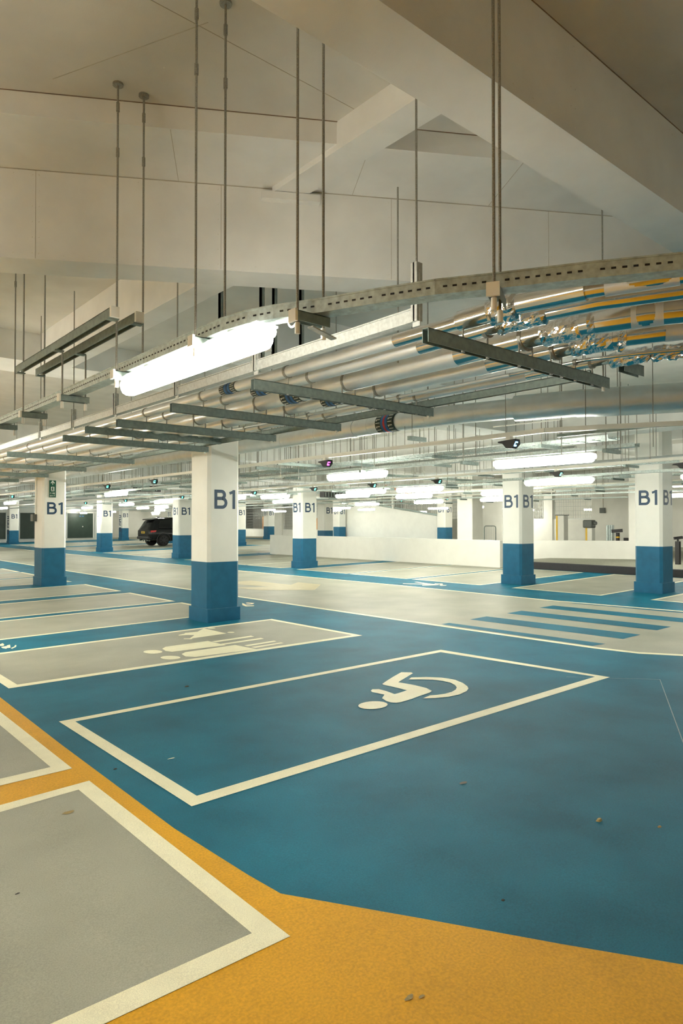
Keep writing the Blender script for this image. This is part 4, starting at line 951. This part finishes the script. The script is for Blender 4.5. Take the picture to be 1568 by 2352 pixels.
    mb = MB(); mb.hexa([(X + .22, Y - .62, z0 + 1.64), (X + .22, Y + .62, z0 + 1.64), (X + .7, Y + .62, z0 + 1.72), (X + .7, Y - .62, z0 + 1.72), (X + .24, Y - .62, z0 + 1.70), (X + .24, Y + .62, z0 + 1.70), (X + .7, Y + .62, z0 + 1.79), (X + .7, Y - .62, z0 + 1.79)]); mb.build('spoiler', M['car'], car)
    mb = MB(); mb.box(X + .95, X + 1.1, Y - .03, Y + .03, z0 + 1.77, z0 + 1.85); mb.build('roof_fin', M['dark'], car)
    mb = MB(); mb.box(X - .012, X + .0, Y - .26, Y + .26, z0 + .80, z0 + .93); pl = mb.build('number_plate', M['plate'], car)
    mb = MB()
    for k in range(6): mb.box(X - .016, X - .012, Y - .2 + k * .07, Y - .165 + k * .07, z0 + .835, z0 + .895)
    mb.build('plate_marks', M['dark'], pl)
    mb = MB(); mb.box(X - .03, X + .25, Y - .88, Y + .88, z0 + .44, z0 + .60); mb.build('bumper', M['dark'], car, bevel=.03)
    return car
make_car(18.05, 40.3, 'black sport utility car parked left of the large column, seen from behind its right rear')

# ------------------------------------------------------------------ things beyond the low walls at the right
def post_(x, y, r, z1, label, cap=True):
    t = thing('bollard', (x, y, fz(x, y)), label, 'bollard')
    mb = MB(); mb.box(x - r, x + r, y - r, y + r, .285, z1); mb.build('post', M['white'], t, bevel=.02)
    mb = MB(); mb.box(x - r - .01, x + .02 - r, y + r - .06, y + r + .012, .285, z1 - .01); mb.build('yellow_edge', M['yellow'], t)
    return t
b_ = post_(25.0, 15.13, .17, H(.29), 'tall white box post with a yellow edge and dark cap')
mb = MB(); mb.box(24.8, 25.2, 14.93, 15.33, H(.29), H(.32)); mb.build('cap', M['grey_plastic'], b_)
b_ = post_(25.0, 13.88, .13, H(-.21), 'white post with a yellow edge under the dark ticket head')
mb = MB(); mb.box(24.8, 25.15, 13.72, 14.12, H(-.22), H(.1)); mb.build('ticket_head', M['grey_plastic'], b_, bevel=.05)
mb = MB(); mb.tube([(24.95, 13.68, H(-.03)), (24.95, 13.6, H(-.03))], .07, 12); mb.build('knob', M['grey_plastic'], b_)
t = thing('grey_cabinet', (25, 13.05, fz(25, 13)), 'narrow grey ribbed metal cabinet right of the ticket post', 'cabinet')
mb = MB(); mb.box(24.9, 25.1, 12.94, 13.17, .285, H(-.10)); mb.build('case', M['galv'], t, bevel=.01)
mb = MB(); mb.box(24.87, 24.9, 13.0, 13.02, .3, H(-.12)); mb.box(24.87, 24.9, 13.08, 13.10, .3, H(-.12)); mb.build('rib', M['strut'], t)
t = thing('camera_post', (25, 12.8, .285), 'black camera on a post wrapped in yellow and black tape', 'camera')
mb = MB(); mb.tube([(25, 12.75, .285), (25, 12.75, H(-.4))], .07, 12); mb.build('post', M['dark'], t)
mb = MB()
for k in range(4): mb.tube([(25, 12.75, .62 + k * .17), (25, 12.75, .68 + k * .17)], .074, 12)
mb.build('yellow_tape', M['yellow'], t)
mb = MB(); mb.bar((24.9, 12.95, H(-.34)), (25.05, 12.58, H(-.31)), .14, .13); mb.build('camera_head', M['dark'], t)
t = thing('road_barrier', (25.5, 12.3, .285), 'black barrier end just above the low white wall', 'barrier')
mb = MB(); mb.bar((25.4, 12.72, H(-.66)), (26, 11.9, H(-.66)), .08, .12); mb.build('arm', M['dark'], t)
mb = MB(); mb.box(25.85, 25.98, 11.95, 12.08, .285, H(-.6)); mb.build('post', M['dark'], t)
t = thing('camera_post', (20.5, 8.6, fz(20.5, 8.6)), 'black post with a small camera head at the right edge', 'camera')
mb = MB(); mb.box(20.44, 20.56, 8.55, 8.67, .285, H(-.56)); mb.build('post', M['dark'], t)
mb = MB(); mb.bar((20.4, 8.68, H(-.47)), (20.55, 8.50, H(-.44)), .09, .08); mb.bar((20.5, 8.61, H(-.56)), (20.5, 8.61, H(-.48)), .04, .04); mb.build('camera_head', M['dark'], t)
t = thing('road_barrier', (21.6, 6.9, .285), 'black barrier rail at the right edge of the photo', 'barrier')
mb = MB(); mb.bar((20.60, 8.50, H(-.68)), (22.2, 6.0, H(-.68)), .05, .08); mb.build('arm', M['dark'], t)
mb = MB(); mb.box(21.55, 21.67, 6.84, 6.96, .40, H(-.62)); mb.build('post', M['dark'], t)
mb = MB(); mb.prism([(20.3, 8.9, .28), (22.6, 5.0, .28), (23.0, 5.2, .28), (20.7, 9.1, .28)], (0, 0, .17)); struct(mb.build('kerb', M['kerb'], bevel=.02), 'dark raised island at the right edge', 'kerb')
t = thing('barrier_hoop', (25, 18.8, fz(25, 18)), 'grey tubular hoop barrier beyond the parapet', 'barrier')
pts = [(25, 19.1, .4)] + [(25, 19.1, H(-.3))] + [(25, 19.0 + .1 * math.cos(a), H(-.26) + .1 * math.sin(a)) for a in [math.pi / 2 * k / 4 for k in range(5)]] + [(25, 18.57 - .1 * math.sin(a), H(-.26) + .1 * math.cos(a)) for a in [math.pi / 2 * k / 4 for k in range(5)]] + [(25, 18.47, .4)]
mb = MB(); mb.tube(pts, .022, 8); mb.build('hoop', M['strut'], t)
mb = MB()
for k in range(1, 6): mb.tube([(25, 18.47 + k * .105, .4), (25, 18.47 + k * .105, H(-.18))], .005, 6)
mb.build('bars', M['mesh'], t)
t = thing('switch_box', (33.9, 18.1, H(.5)), 'small grey switch box with white conduit on the far right wall', 'switch box')
mb = MB(); mb.box(33.8, 33.9, 17.95, 18.25, H(.5), H(.78)); mb.build('box', M['grey_plastic'], t, bevel=.01)
mb = MB(); mb.tube([(33.88, 18.1, H(.78)), (33.88, 18.1, H(1.8))], .03, 8); mb.build('conduit', M['pvc'], t)

# ------------------------------------------------------------------ camera, world, view
cd = bpy.data.cameras.new('camera'); cam = bpy.data.objects.new('camera', cd); COL.objects.link(cam)
cam.location = (0, 0, CAMZ); cam.rotation_euler = (math.radians(90) + math.atan(24 / 1540), 0, math.radians(-40.6))
cd.sensor_fit = 'VERTICAL'; cd.sensor_height = 36; cd.lens = 36 * 1540 / 2352; cd.clip_end = 300; cd.clip_start = .05
S.camera = cam
S.cycles.max_bounces = 14; S.cycles.diffuse_bounces = 8; S.cycles.glossy_bounces = 4
w = bpy.data.worlds.new('world'); S.world = w; w.use_nodes = True
w.node_tree.nodes['Background'].inputs['Color'].default_value = (1, .95, .82, 1); w.node_tree.nodes['Background'].inputs['Strength'].default_value = .3
S.view_settings.view_transform = 'Standard'; S.view_settings.look = 'None'; S.view_settings.exposure = EXPO; S.view_settings.gamma = 1; S.view_settings.use_curve_mapping = False
